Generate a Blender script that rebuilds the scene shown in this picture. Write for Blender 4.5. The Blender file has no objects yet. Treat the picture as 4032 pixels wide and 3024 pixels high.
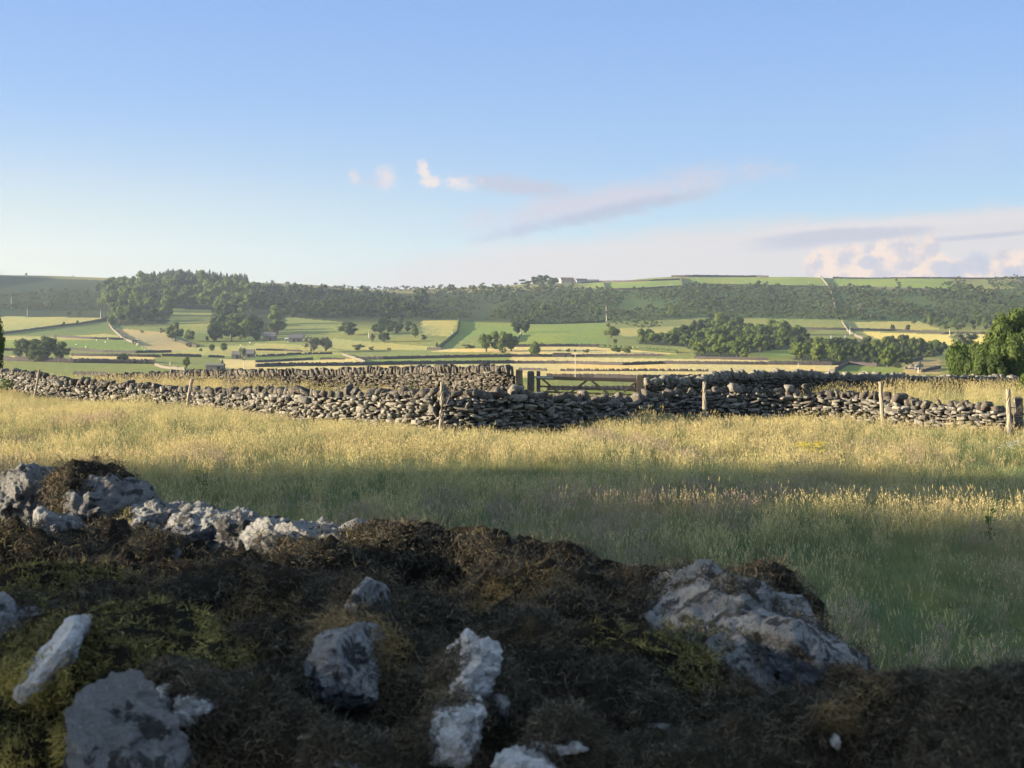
import bpy, bmesh, math, random
import numpy as np
from mathutils import Vector, Matrix, Euler, noise as mnoise

SC = bpy.context.scene
COL = SC.collection
# ------------------------------------------------------------------ camera, world, sun, exposure
HR, F, CZ = 335.0, 1479.1, 3.0           # horizon row of the photograph, focal length in pixels, eye height
cam_d = bpy.data.cameras.new('camera'); cam = bpy.data.objects.new('camera', cam_d); COL.objects.link(cam)
cam.location = (0, 0, CZ); cam.rotation_euler = (math.radians(90), 0, 0)
cam_d.lens = 52; cam_d.sensor_width = 36; cam_d.clip_start = 0.05; cam_d.clip_end = 9000
cam_d.shift_y = -(384 - HR) / 1024
cam_d.dof.use_dof = True; cam_d.dof.focus_distance = 45; cam_d.dof.aperture_fstop = 34
SC.camera = cam
SUN_EL, SUN_BACK = 10.0, 2.5             # sun low on the left, a little behind the camera
sl = bpy.data.lights.new('sun', 'SUN'); sl.energy = 5.0; sl.angle = math.radians(0.55); sl.color = (1.0, 0.83, 0.58)
so = bpy.data.objects.new('sun', sl); COL.objects.link(so); so.location = (-60, -10, 40)
S = Vector((-math.cos(math.radians(SUN_BACK)) * math.cos(math.radians(SUN_EL)),
            -math.sin(math.radians(SUN_BACK)) * math.cos(math.radians(SUN_EL)), math.sin(math.radians(SUN_EL))))
so.rotation_euler = S.to_track_quat('Z', 'Y').to_euler()
SC.view_settings.view_transform = 'Standard'; SC.view_settings.look = 'None'
EXPO = 2.1; SC.view_settings.exposure = EXPO; SC.view_settings.gamma = 1.0; SC.view_settings.use_curve_mapping = False
try:
    SC.cycles.use_denoising = True; SC.cycles.denoising_prefilter = 'ACCURATE'; SC.cycles.max_bounces = 6; SC.cycles.volume_bounces = 0
    SC.cycles.transparent_max_bounces = 8; SC.cycles.diffuse_bounces = 3
except Exception: pass

class NB:
    """small helper to write node trees as expressions"""
    def __init__(s, nt): s.nt = nt
    def n(s, t, **kw):
        nd = s.nt.nodes.new(t)
        for k, v in kw.items(): setattr(nd, k, v)
        return nd
    def put(s, sock, v):
        if isinstance(v, bpy.types.NodeSocket): s.nt.links.new(v, sock)
        else: sock.default_value = v
    def m(s, op, a, b=None, c=None, clamp=False):
        nd = s.n('ShaderNodeMath', operation=op, use_clamp=clamp)
        s.put(nd.inputs[0], a)
        if b is not None: s.put(nd.inputs[1], b)
        if c is not None: s.put(nd.inputs[2], c)
        return nd.outputs[0]
    def add(s, a, b): return s.m('ADD', a, b)
    def sub(s, a, b): return s.m('SUBTRACT', a, b)
    def mul(s, a, b): return s.m('MULTIPLY', a, b)
    def ss(s, v, lo, hi):
        nd = s.n('ShaderNodeMapRange', interpolation_type='SMOOTHSTEP')
        s.put(nd.inputs[0], v); s.put(nd.inputs[1], lo); s.put(nd.inputs[2], hi)
        return nd.outputs[0]
    def mix(s, f, a, b, blend='MIX'):
        nd = s.n('ShaderNodeMix', data_type='RGBA', blend_type=blend)
        s.put(nd.inputs[0], f); s.put(nd.inputs[6], a); s.put(nd.inputs[7], b)
        return nd.outputs[2]
    def noise(s, vec, scale, detail=3, rough=0.55, dist=0.0):
        nd = s.n('ShaderNodeTexNoise')
        if vec is not None: s.put(nd.inputs['Vector'], vec)
        nd.inputs['Scale'].default_value = scale; nd.inputs['Detail'].default_value = detail
        nd.inputs['Roughness'].default_value = rough; nd.inputs['Distortion'].default_value = dist
        return nd.outputs[0]
    def xyz(s, x, y, z):
        nd = s.n('ShaderNodeCombineXYZ')
        for i, v in enumerate((x, y, z)): s.put(nd.inputs[i], v)
        return nd.outputs[0]
    def vmul(s, v, k):
        nd = s.n('ShaderNodeVectorMath', operation='MULTIPLY'); s.put(nd.inputs[0], v); nd.inputs[1].default_value = k
        return nd.outputs[0]
def C4(r, g, b): return (r, g, b, 1)
def srgb(r, g, b):
    f = lambda c: (c / 255 / 12.92) if c / 255 <= .04045 else ((c / 255 + .055) / 1.055) ** 2.4
    return (f(r), f(g), f(b), 1)

# ---- sky: one sky for camera and light, NISHITA plus the clouds, placed by compass direction and height
SKY_STR = 0.10
world = bpy.data.worlds.new('World'); SC.world = world; world.use_nodes = True
wt = world.node_tree; wt.nodes.clear(); B = NB(wt)
sky = B.n('ShaderNodeTexSky', sky_type='NISHITA'); sky.sun_disc = False
sky.sun_elevation = math.radians(SUN_EL); sky.sun_rotation = math.atan2(S.x, S.y)
sky.air_density = 1.0; sky.dust_density = 0.6; sky.ozone_density = 2.2
dirv = B.n('ShaderNodeTexCoord').outputs['Generated']
sep = B.n('ShaderNodeSeparateXYZ'); wt.links.new(dirv, sep.inputs[0])
AZ = B.m('ARCTAN2', sep.outputs[0], sep.outputs[1]); EL = B.m('ARCSINE', sep.outputs[2])
def azel(px, row):
    u, v = (px - 512) / F, (HR - row) / F
    return math.atan(u), math.atan(v / math.sqrt(1 + u * u))
wvec = B.xyz(B.mul(AZ, 1.0), B.mul(EL, 1.0), 0.0)
nbig = B.sub(B.noise(B.vmul(wvec, (1, 3.2, 1)), 9, 5, .6), .5)
nmid = B.sub(B.noise(B.vmul(wvec, (1, 2.2, 1)), 30, 8, .66, .6), .5)
nfin = B.sub(B.noise(B.vmul(wvec, (1, 1.5, 1)), 95, 9, .72, 1.0), .5)
def blob(px, row, rx, ry, rot=0.0, wob=(0, 0, 0), lo=0.0, hi=0.6):
    a, e = azel(px, row); c, s_ = math.cos(math.radians(rot)), math.sin(math.radians(rot))
    du, dv = B.sub(AZ, a), B.sub(EL, e)
    x = B.add(B.mul(du, c * F / rx), B.mul(dv, s_ * F / rx)); y = B.add(B.mul(du, -s_ * F / ry), B.mul(dv, c * F / ry))
    d = B.sub(1.0, B.m('SQRT', B.add(B.mul(x, x), B.mul(y, y))))
    for w, nn in zip(wob, (nbig, nmid, nfin)):
        if w: d = B.add(d, B.mul(nn, w))
    return B.ss(d, lo, hi)
def mx(*a):
    r = a[0]
    for q in a[1:]: r = B.m('MAXIMUM', r, q)
    return r
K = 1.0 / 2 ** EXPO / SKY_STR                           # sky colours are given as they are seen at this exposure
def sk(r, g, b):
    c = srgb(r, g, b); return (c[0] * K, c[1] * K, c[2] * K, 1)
nish = sky.outputs[0]
# clear-air gradient low in the sky, a little warmer and paler towards the sun on the left
ramp = B.n('ShaderNodeValToRGB'); cr = ramp.color_ramp
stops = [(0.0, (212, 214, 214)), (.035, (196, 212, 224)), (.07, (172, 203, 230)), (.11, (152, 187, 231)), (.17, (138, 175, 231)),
         (.26, (121, 160, 228)), (.40, (140, 178, 236)), (.55, (200, 226, 254)), (1.0, (220, 240, 255))]  # unseen upper stops brightened as added fill light for the foreground
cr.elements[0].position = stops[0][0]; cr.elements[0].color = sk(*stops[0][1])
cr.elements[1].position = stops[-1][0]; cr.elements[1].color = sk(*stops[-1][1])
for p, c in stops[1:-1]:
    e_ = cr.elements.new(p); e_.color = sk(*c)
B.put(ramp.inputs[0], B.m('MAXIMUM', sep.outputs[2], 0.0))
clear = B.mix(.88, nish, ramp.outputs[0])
warm = B.mul(B.ss(AZ, .2, -.45), B.ss(EL, .16, .02))
clear = B.mix(B.mul(warm, .85), clear, sk(233, 231, 214))
c = clear
# pale cloud bank lying along the horizon from the middle to the right
bank = mx(blob(800, 266, 580, 56, 3, (.55, .25, .12), 0, .42), blob(1010, 242, 360, 38, 2, (.5, .3, .15), 0, .4))
c = B.mix(B.mul(bank, .95), c, sk(221, 215, 215))
edge = blob(930, 222, 270, 10, 3, (.6, .7, .6), 0, .8)
c = B.mix(B.mul(edge, .65), c, sk(226, 220, 222))
# long tilted streak and its grey underside
c = B.mix(B.mul(blob(598, 203, 205, 24, 10, (.7, 1.3, 1.1), -.05, .8), .88), c, sk(207, 205, 219))
c = B.mix(B.mul(blob(600, 214, 150, 11, 11, (.7, 1.3, 1.2), .0, .8), .75), c, sk(176, 188, 212))
c = B.mix(B.mul(blob(515, 186, 88, 12, -6, (.6, 1.6, 1.3), -.05, .75), .88), c, sk(190, 196, 215))
# small bright puffs
puff = mx(blob(425, 173, 9, 17, 20, (0, 1.3, 2.2), .0, .6), blob(433, 182, 14, 9, 0, (0, 1.4, 2.0), -.05, .7), blob(458, 183, 26, 10, 0, (0, 1.6, 2.0), .0, .9))
c = B.mix(B.mul(puff, .92), c, sk(240, 226, 222))
c = B.mix(B.mul(mx(blob(355, 178, 8, 10, 30, (0, 1.2, 1.7), -.1, .8), blob(386, 178, 14, 15, 0, (0, 1.2, 1.7), -.1, .9)), .85), c, sk(226, 218, 222))
c = B.mix(B.mul(blob(370, 182, 20, 5, 0, (0, .8, .4), -.1, .8), .5), c, sk(196, 200, 218))
# grey lens-shaped strips
c = B.mix(B.mul(mx(blob(840, 236, 105, 9, 3, (.5, .7, .6), -.05, .5), blob(985, 236, 80, 4, 4, (.5, .6, .2), 0, .7), blob(800, 243, 70, 10, 6, (.5, .5, .1), 0, .9)), .75), c, sk(186, 190, 208))
# heaped cumulus low on the right, lit from the left
cumb = [(822, 266, 22, 24), (850, 262, 24, 22), (880, 262, 30, 24), (905, 260, 26, 26), (928, 254, 16, 18), (931, 243, 11, 9), (925, 268, 40, 16),
        (955, 270, 24, 12), (985, 268, 28, 12), (1006, 263, 18, 16), (1024, 262, 14, 14), (870, 275, 70, 10), (1000, 278, 60, 10)]
cum = mx(*[blob(a, b, rx, ry, 0, (0, .6, 1.0), .0, .42) for a, b, rx, ry in cumb])
off = B.xyz(B.sub(AZ, .006), B.add(EL, .004), 0.0)
n_on = B.noise(B.vmul(wvec, (1, 1.1, 1)), 62, 6, .6, .2); n_off = B.noise(B.vmul(off, (1, 1.1, 1)), 62, 6, .6, .2)
lit = B.ss(B.sub(n_on, n_off), -.13, .08)
ccol = B.mix(lit, sk(203, 198, 208), sk(253, 226, 206))
c = B.mix(B.mul(cum, .86), c, ccol)
c = B.mix(B.mul(mx(blob(945, 270, 18, 10, 0, (0, 1.0, 1.6), .05, .5), blob(978, 264, 16, 14, 0, (0, 1.0, 1.6), .05, .5), blob(1012, 274, 18, 9, 0, (0, 1.0, 1.6), .05, .5), blob(868, 262, 12, 9, 0, (0, .6, 1.1), .05, .4)), .8), c, sk(190, 195, 212))
# thin high wisps
c = B.mix(B.mul(blob(960, 150, 150, 60, 20, (1.2, .5, 0), .2, 1.3), .25), c, sk(205, 205, 225))
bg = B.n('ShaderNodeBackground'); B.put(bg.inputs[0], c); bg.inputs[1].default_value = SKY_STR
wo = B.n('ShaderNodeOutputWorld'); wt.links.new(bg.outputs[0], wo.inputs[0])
# ------------------------------------------------------------------ helpers
RNG = np.random.default_rng(7); random.seed(7)
def mesh_np(name, verts, faces, mats=(), smooth=False, matidx=None):
    """verts (n,3); faces (m,k) array or list of such arrays"""
    me = bpy.data.meshes.new(name)
    verts = np.asarray(verts, np.float32).reshape(-1, 3)
    fl = [np.asarray(f, np.int32) for f in (faces if isinstance(faces, list) else [faces]) if len(f)]
    me.vertices.add(len(verts)); me.vertices.foreach_set('co', verts.ravel())
    if fl:
        loops = np.concatenate([f.ravel() for f in fl]); tot = np.concatenate([np.full(len(f), f.shape[1], np.int32) for f in fl])
        start = np.concatenate([[0], np.cumsum(tot)[:-1]]).astype(np.int32)
        me.loops.add(len(loops)); me.loops.foreach_set('vertex_index', loops)
        me.polygons.add(len(tot)); me.polygons.foreach_set('loop_start', start)
        try: me.polygons.foreach_set('loop_total', tot)
        except Exception: pass
        if smooth: me.polygons.foreach_set('use_smooth', np.ones(len(tot), bool))
        if matidx is not None: me.polygons.foreach_set('material_index', np.asarray(matidx, np.int32))
    for m in mats: me.materials.append(m)
    me.update(calc_edges=True); me.validate()
    return me
def obj(name, me, parent=None, loc=None, rotz=0.0, scale=None):
    o = bpy.data.objects.new(name, me); COL.objects.link(o)
    if parent is not None: o.parent = parent
    if loc is not None: o.location = loc
    if rotz: o.rotation_euler = (0, 0, rotz)
    if scale is not None: o.scale = scale
    return o
def tag(o, label=None, cat=None, group=None, kind=None):
    if label: o['label'] = label
    if cat: o['category'] = cat
    if group: o['group'] = group
    if kind: o['kind'] = kind
    return o
class MB:
    """collects simple pieces into one mesh"""
    def __init__(s): s.v = []; s.f = []; s.mi = []; s.n = 0
    def add(s, v, f, mi=0):
        v = np.asarray(v, float).reshape(-1, 3)
        for q in f: s.f.append([i + s.n for i in q]); s.mi.append(mi)
        s.v.append(v); s.n += len(v)
    def box(s, c, d, rot=None, mi=0, jit=0.0):
        v = np.array([[x, y, z] for x in (-.5, .5) for y in (-.5, .5) for z in (-.5, .5)]) * np.array(d)
        if jit: v = v + RNG.normal(0, jit, v.shape)
        if rot is not None: v = v @ np.array(rot.to_3x3()).T
        s.add(v + np.array(c), [(0, 1, 3, 2), (4, 6, 7, 5), (0, 4, 5, 1), (2, 3, 7, 6), (0, 2, 6, 4), (1, 5, 7, 3)], mi)
    def beam(s, a, b, w, h, mi=0):
        a, b = Vector(a), Vector(b); d = b - a
        q = d.to_track_quat('X', 'Z').to_matrix()
        s.box((a + b) / 2, (d.length, w, h), q, mi)
    def tube(s, pts, radii, n=6, mi=0, cap=True):
        rings = []
        for i, p in enumerate(pts):
            p = Vector(p); d = (Vector(pts[min(i + 1, len(pts) - 1)]) - Vector(pts[max(i - 1, 0)])).normalized()
            q = d.to_track_quat('Z', 'Y').to_matrix()
            rings.append([list(p + q @ Vector((math.cos(2 * math.pi * k / n), math.sin(2 * math.pi * k / n), 0)) * radii[i]) for k in range(n)])
        f = []
        for i in range(len(pts) - 1):
            for k in range(n):
                f.append((i * n + k, i * n + (k + 1) % n, (i + 1) * n + (k + 1) % n, (i + 1) * n + k))
        if cap: f.append(tuple(range((len(pts) - 1) * n, len(pts) * n))); f.append(tuple(reversed(range(n))))
        s.add(np.array(rings).reshape(-1, 3), f, mi)
    def mesh(s, name, mats, smooth=False):
        me = bpy.data.meshes.new(name)
        me.from_pydata(np.concatenate(s.v).tolist(), [], s.f)
        for m in mats: me.materials.append(m)
        me.polygons.foreach_set('material_index', s.mi)
        if smooth: me.polygons.foreach_set('use_smooth', np.ones(len(s.f), bool))
        me.update(); return me

# ------------------------------------------------------------------ materials
def material(name, build, rough=.9, spec=.2):
    m = bpy.data.materials.new(name); m.use_nodes = True; nt = m.node_tree; nt.nodes.clear(); b = NB(nt)
    out = b.n('ShaderNodeOutputMaterial'); bs = b.n('ShaderNodeBsdfPrincipled')
    bs.inputs['Roughness'].default_value = rough; bs.inputs['Specular IOR Level'].default_value = spec
    r = build(b, bs)
    nt.links.new((r if r is not None else bs).outputs[0], out.inputs[0]); return m
def rnd_obj(b): return b.n('ShaderNodeObjectInfo').outputs['Random']
def pos(b): return b.n('ShaderNodeNewGeometry').outputs['Position']
def island(b): return b.n('ShaderNodeNewGeometry').outputs['Random Per Island']
def objco(b): return b.n('ShaderNodeTexCoord').outputs['Object']
def ramp(b, f, stops):
    r = b.n('ShaderNodeValToRGB'); e = r.color_ramp.elements
    e[0].position, e[0].color = stops[0][0], (*stops[0][1], 1); e[1].position, e[1].color = stops[-1][0], (*stops[-1][1], 1)
    for p, c in stops[1:-1]:
        q = e.new(p); q.color = (*c, 1)
    b.put(r.inputs[0], f); return r.outputs[0]
def bump(b, bs, h, strength, dist):
    n = b.n('ShaderNodeBump'); n.inputs['Strength'].default_value = strength; n.inputs['Distance'].default_value = dist
    b.put(n.inputs['Height'], h); b.nt.links.new(n.outputs[0], bs.inputs['Normal'])

def stone_mat(name, c_lo, c_hi, lich, scale=1.0, dark=.35):
    def bld(b, bs):
        p = pos(b)
        base = ramp(b, island(b), [(0, c_lo), (.5, tuple((x + y) / 2 for x, y in zip(c_lo, c_hi))), (1, c_hi)])
        n1 = b.noise(p, 9 * scale, 5, .65); n2 = b.noise(p, 38 * scale, 4, .6)
        col = b.mix(b.ss(n1, .52, .66), base, C4(*lich))
        col = b.mix(b.mul(b.ss(n2, .56, .66), dark), col, C4(.03, .03, .028))
        b.put(bs.inputs['Base Color'], col)
        bump(b, bs, b.add(n1, b.mul(n2, .5)), .6, .03 / scale)
    return material(name, bld, .95, .15)
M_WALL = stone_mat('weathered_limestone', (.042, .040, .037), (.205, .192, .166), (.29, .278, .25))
M_WALL2 = stone_mat('dark_limestone', (.035, .032, .029), (.115, .103, .087), (.20, .187, .165))  # darker stone for the second wall, gateposts and near coping
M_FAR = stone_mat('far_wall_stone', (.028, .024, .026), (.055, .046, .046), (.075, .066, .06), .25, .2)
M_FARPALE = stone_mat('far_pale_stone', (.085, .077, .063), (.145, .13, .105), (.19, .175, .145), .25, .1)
def _core(b, bs): bs.inputs['Base Color'].default_value = C4(.05, .045, .04)
M_CORE = material('wall_rubble_core', _core)
def _gold(b, bs):
    g = objco(b)
    n = b.noise(b.vmul(g, (14, 14, 1.2)), 6, 4, .6); n2 = b.noise(g, 3, 3)
    col = ramp(b, n, [(.3, (.13, .108, .085)), (.55, (.28, .235, .18)), (.75, (.36, .315, .25))])
    b.put(bs.inputs['Base Color'], b.mix(b.ss(n2, .5, .7), col, C4(.25, .235, .20)))
    bump(b, bs, n, .5, .01)
M_POST = material('pale_cleft_timber', _gold, .85)
def _brown(b, bs):
    n = b.noise(b.vmul(objco(b), (2, 14, 14)), 4, 4, .6)
    b.put(bs.inputs['Base Color'], ramp(b, n, [(.3, (.075, .06, .048)), (.6, (.155, .122, .095)), (.8, (.225, .185, .15))])); bump(b, bs, n, .4, .006)
M_GATE = material('brown_gate_timber', _brown, .8)
def _old(b, bs):
    n = b.noise(b.vmul(objco(b), (9, 9, 1.5)), 4, 4, .6)
    b.put(bs.inputs['Base Color'], ramp(b, n, [(.3, (.05, .045, .04)), (.7, (.15, .13, .11))])); bump(b, bs, n, .6, .01)
M_OLD = material('dark_weathered_timber', _old, .9)
def _iron(b, bs): bs.inputs['Base Color'].default_value = C4(.40, .40, .38); bs.inputs['Metallic'].default_value = .4
M_IRON = material('galvanised_iron', _iron, .6)
def _wire(b, bs): bs.inputs['Base Color'].default_value = C4(.16, .12, .09)
M_WIRE = material('rusty_wire', _wire, .8)
def _pole(b, bs): b.put(bs.inputs['Base Color'], ramp(b, rnd_obj(b), [(0, (.42, .36, .28)), (1, (.62, .56, .46))]))
M_POLE = material('pole_timber', _pole)
def flat_mat(name, col, rough=.9):
    def bld(b, bs):
        n = b.noise(pos(b), 1.2, 4, .6)
        b.put(bs.inputs['Base Color'], b.mix(b.mul(n, .45), C4(*col), C4(*[x * .6 for x in col])))
    return material(name, bld, rough)

def leaf_mat(name, lo, hi, trans=.35, big=.05):
    def bld(b, bs):
        f = b.m('ADD', b.mul(island(b), .45), b.mul(rnd_obj(b), .55))
        col = ramp(b, f, [(0, lo), (1, hi)])
        col = b.mix(b.mul(b.ss(b.noise(pos(b), big * 8, 3), .5, .7), .35), col, C4(hi[0] * 1.25, hi[1] * 1.1, hi[2]))
        b.put(bs.inputs['Base Color'], col)
        tr = b.n('ShaderNodeBsdfTranslucent'); b.put(tr.inputs[0], col)
        mxs = b.n('ShaderNodeMixShader'); mxs.inputs[0].default_value = trans
        b.nt.links.new(bs.outputs[0], mxs.inputs[1]); b.nt.links.new(tr.outputs[0], mxs.inputs[2])
        return mxs
    return material(name, bld, .75, .15)
M_LEAF = leaf_mat('broadleaf_foliage', (.052, .088, .018), (.125, .160, .032))
M_LEAFP = leaf_mat('pale_foliage', (.13, .15, .09), (.20, .21, .12))
M_LEAFB = leaf_mat('bright_foliage', (.052, .085, .020), (.098, .136, .035))
M_LEAFD = leaf_mat('dark_foliage', (.030, .050, .016), (.060, .085, .025))
M_LEAFN = leaf_mat('edge_tree_foliage', (.036, .062, .017), (.085, .115, .030))
M_CONIF = leaf_mat('conifer_foliage', (.020, .040, .016), (.040, .062, .022), .15)
M_SCRUB = leaf_mat('scrub_foliage', (.035, .058, .018), (.10, .115, .038))
def _bark(b, bs):
    b.put(bs.inputs['Base Color'], ramp(b, b.noise(objco(b), 12, 3), [(.3, (.05, .04, .03)), (.7, (.13, .11, .09))]))
M_BARK = material('bark', _bark)

# ------------------------------------------------------------------ terrain
def smooth1(a, k):
    w = np.hanning(k + 2)[1:-1]; w /= w.sum()
    return np.convolve(np.pad(a, k // 2, mode='edge'), w, 'valid')[:len(a)]
_rows = [(430, 390), (500, 379), (600, 371), (700, 364), (800, 358), (900, 350), (1000, 342), (1100, 335), (1200, 327), (1320, 316.5),
         (1450, 306.5), (1600, 297), (1750, 290), (2000, 280)]
_tab = [(.2, -1.9), (1, -2.2), (2.0, -2.6), (3, -2.95), (5, -3.1), (7, -3.25), (10, -3.4), (16, -3.40), (25, -3.3), (30, -3.2), (36, -3.05), (42, -2.93), (46, -2.8),
        (51, -2.83), (56, -2.86), (62, -2.84), (70, -2.74), (80, -2.9), (100, -5), (200, -13), (300, -17.5), (370, -17.5)] + \
       [(d, -(r - HR) / F * d) for d, r in _rows] + [(2150, 74), (2500, 60), (3200, 30)]
_tD = np.array([a for a, _ in _tab], float); _tz = np.array([b for _, b in _tab], float)
_lg = np.linspace(math.log(.2), math.log(3200), 1500)
_zz = smooth1(np.interp(np.exp(_lg), _tD, _tz), 19)
_grass = np.interp(np.exp(_lg), [3, 6, 34, 45, 60, 75], [.1, .38, .36, .22, .15, 0])
_zz = _zz - _grass
_rp = np.array([-900, -500, -260, -130, -60, 0, 100, 145, 200, 256, 330, 380, 430, 480, 512, 545, 580, 600, 650, 690, 768, 830, 880, 950, 1024, 1200, 1600], float)
_rr = np.array([215, 218, 226, 243, 262, 273, 276, 278, 280.5, 282.5, 284.3, 287, 286.8, 285.3, 283.5, 282, 282, 280, 276.8, 275.8, 277.7, 278, 277, 276, 276, 274, 276], float)  # ridge beyond the left edge raised, unseen, to shade the hillside
def H(x, y):
    """ground height, world z"""
    x = np.asarray(x, float); y = np.maximum(np.asarray(y, float), .21)
    z = np.interp(np.log(y), _lg, _zz)
    px = np.clip(512 + F * x / y, -900, 1600)
    rz = (HR - np.interp(px, _rp, _rr)) / F * 2000
    t = np.clip((y - 1150) / 850, 0, 1); t = t * t * (3 - 2 * t)
    z = z + t * (rz - 74.4) * np.where(y > 2000, 1, 1)
    far = np.clip((y - 450) / 500, 0, 1)
    z = z + far * (1.1 * np.sin(x / 61 + y / 140) + .7 * np.sin(x / 27 - y / 75 + 1.3)) + far * far * 1.6 * np.sin(x / 120 + 2 + y / 210)
    near = np.clip((y - 4) / 10, 0, 1) * np.clip((95 - y) / 30, 0, 1)
    z = z - .14 * np.clip((x - 3) / 4, 0, 1) * np.clip((y - 30) / 8, 0, 1) * np.clip((56 - y) / 4, 0, 1)
    z = z + near * (.05 * np.sin(x / 3.1 + y / 4.3) + .03 * np.sin(x / 1.3 - y / 2.1))
    return z + CZ
def at(px, row, lo=430):
    """the ground point seen at a place of the photograph, far side of the valley"""
    D = np.geomspace(lo, 2010, 900); x = (px - 512) / F * D
    r = HR - (H(x, D) - CZ) / D * F
    r = np.minimum.accumulate(r)
    d = float(np.interp(-row, -r, D))
    xx = (px - 512) / F * d
    return Vector((xx, d, float(H(xx, d))))
def g(px, D): 
    x = (px - 512) / F * D
    return Vector((x, D, float(H(x, D))))
def P3(px, row, D): return Vector(((px - 512) / F * D, D, CZ - (row - HR) / F * D))
def Z(k, zx, zy): return 256 * k + zx / 8.64, 253.97 + zy / 8.64
def zat(k, zx, zy): return at(*Z(k, zx, zy))

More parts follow.
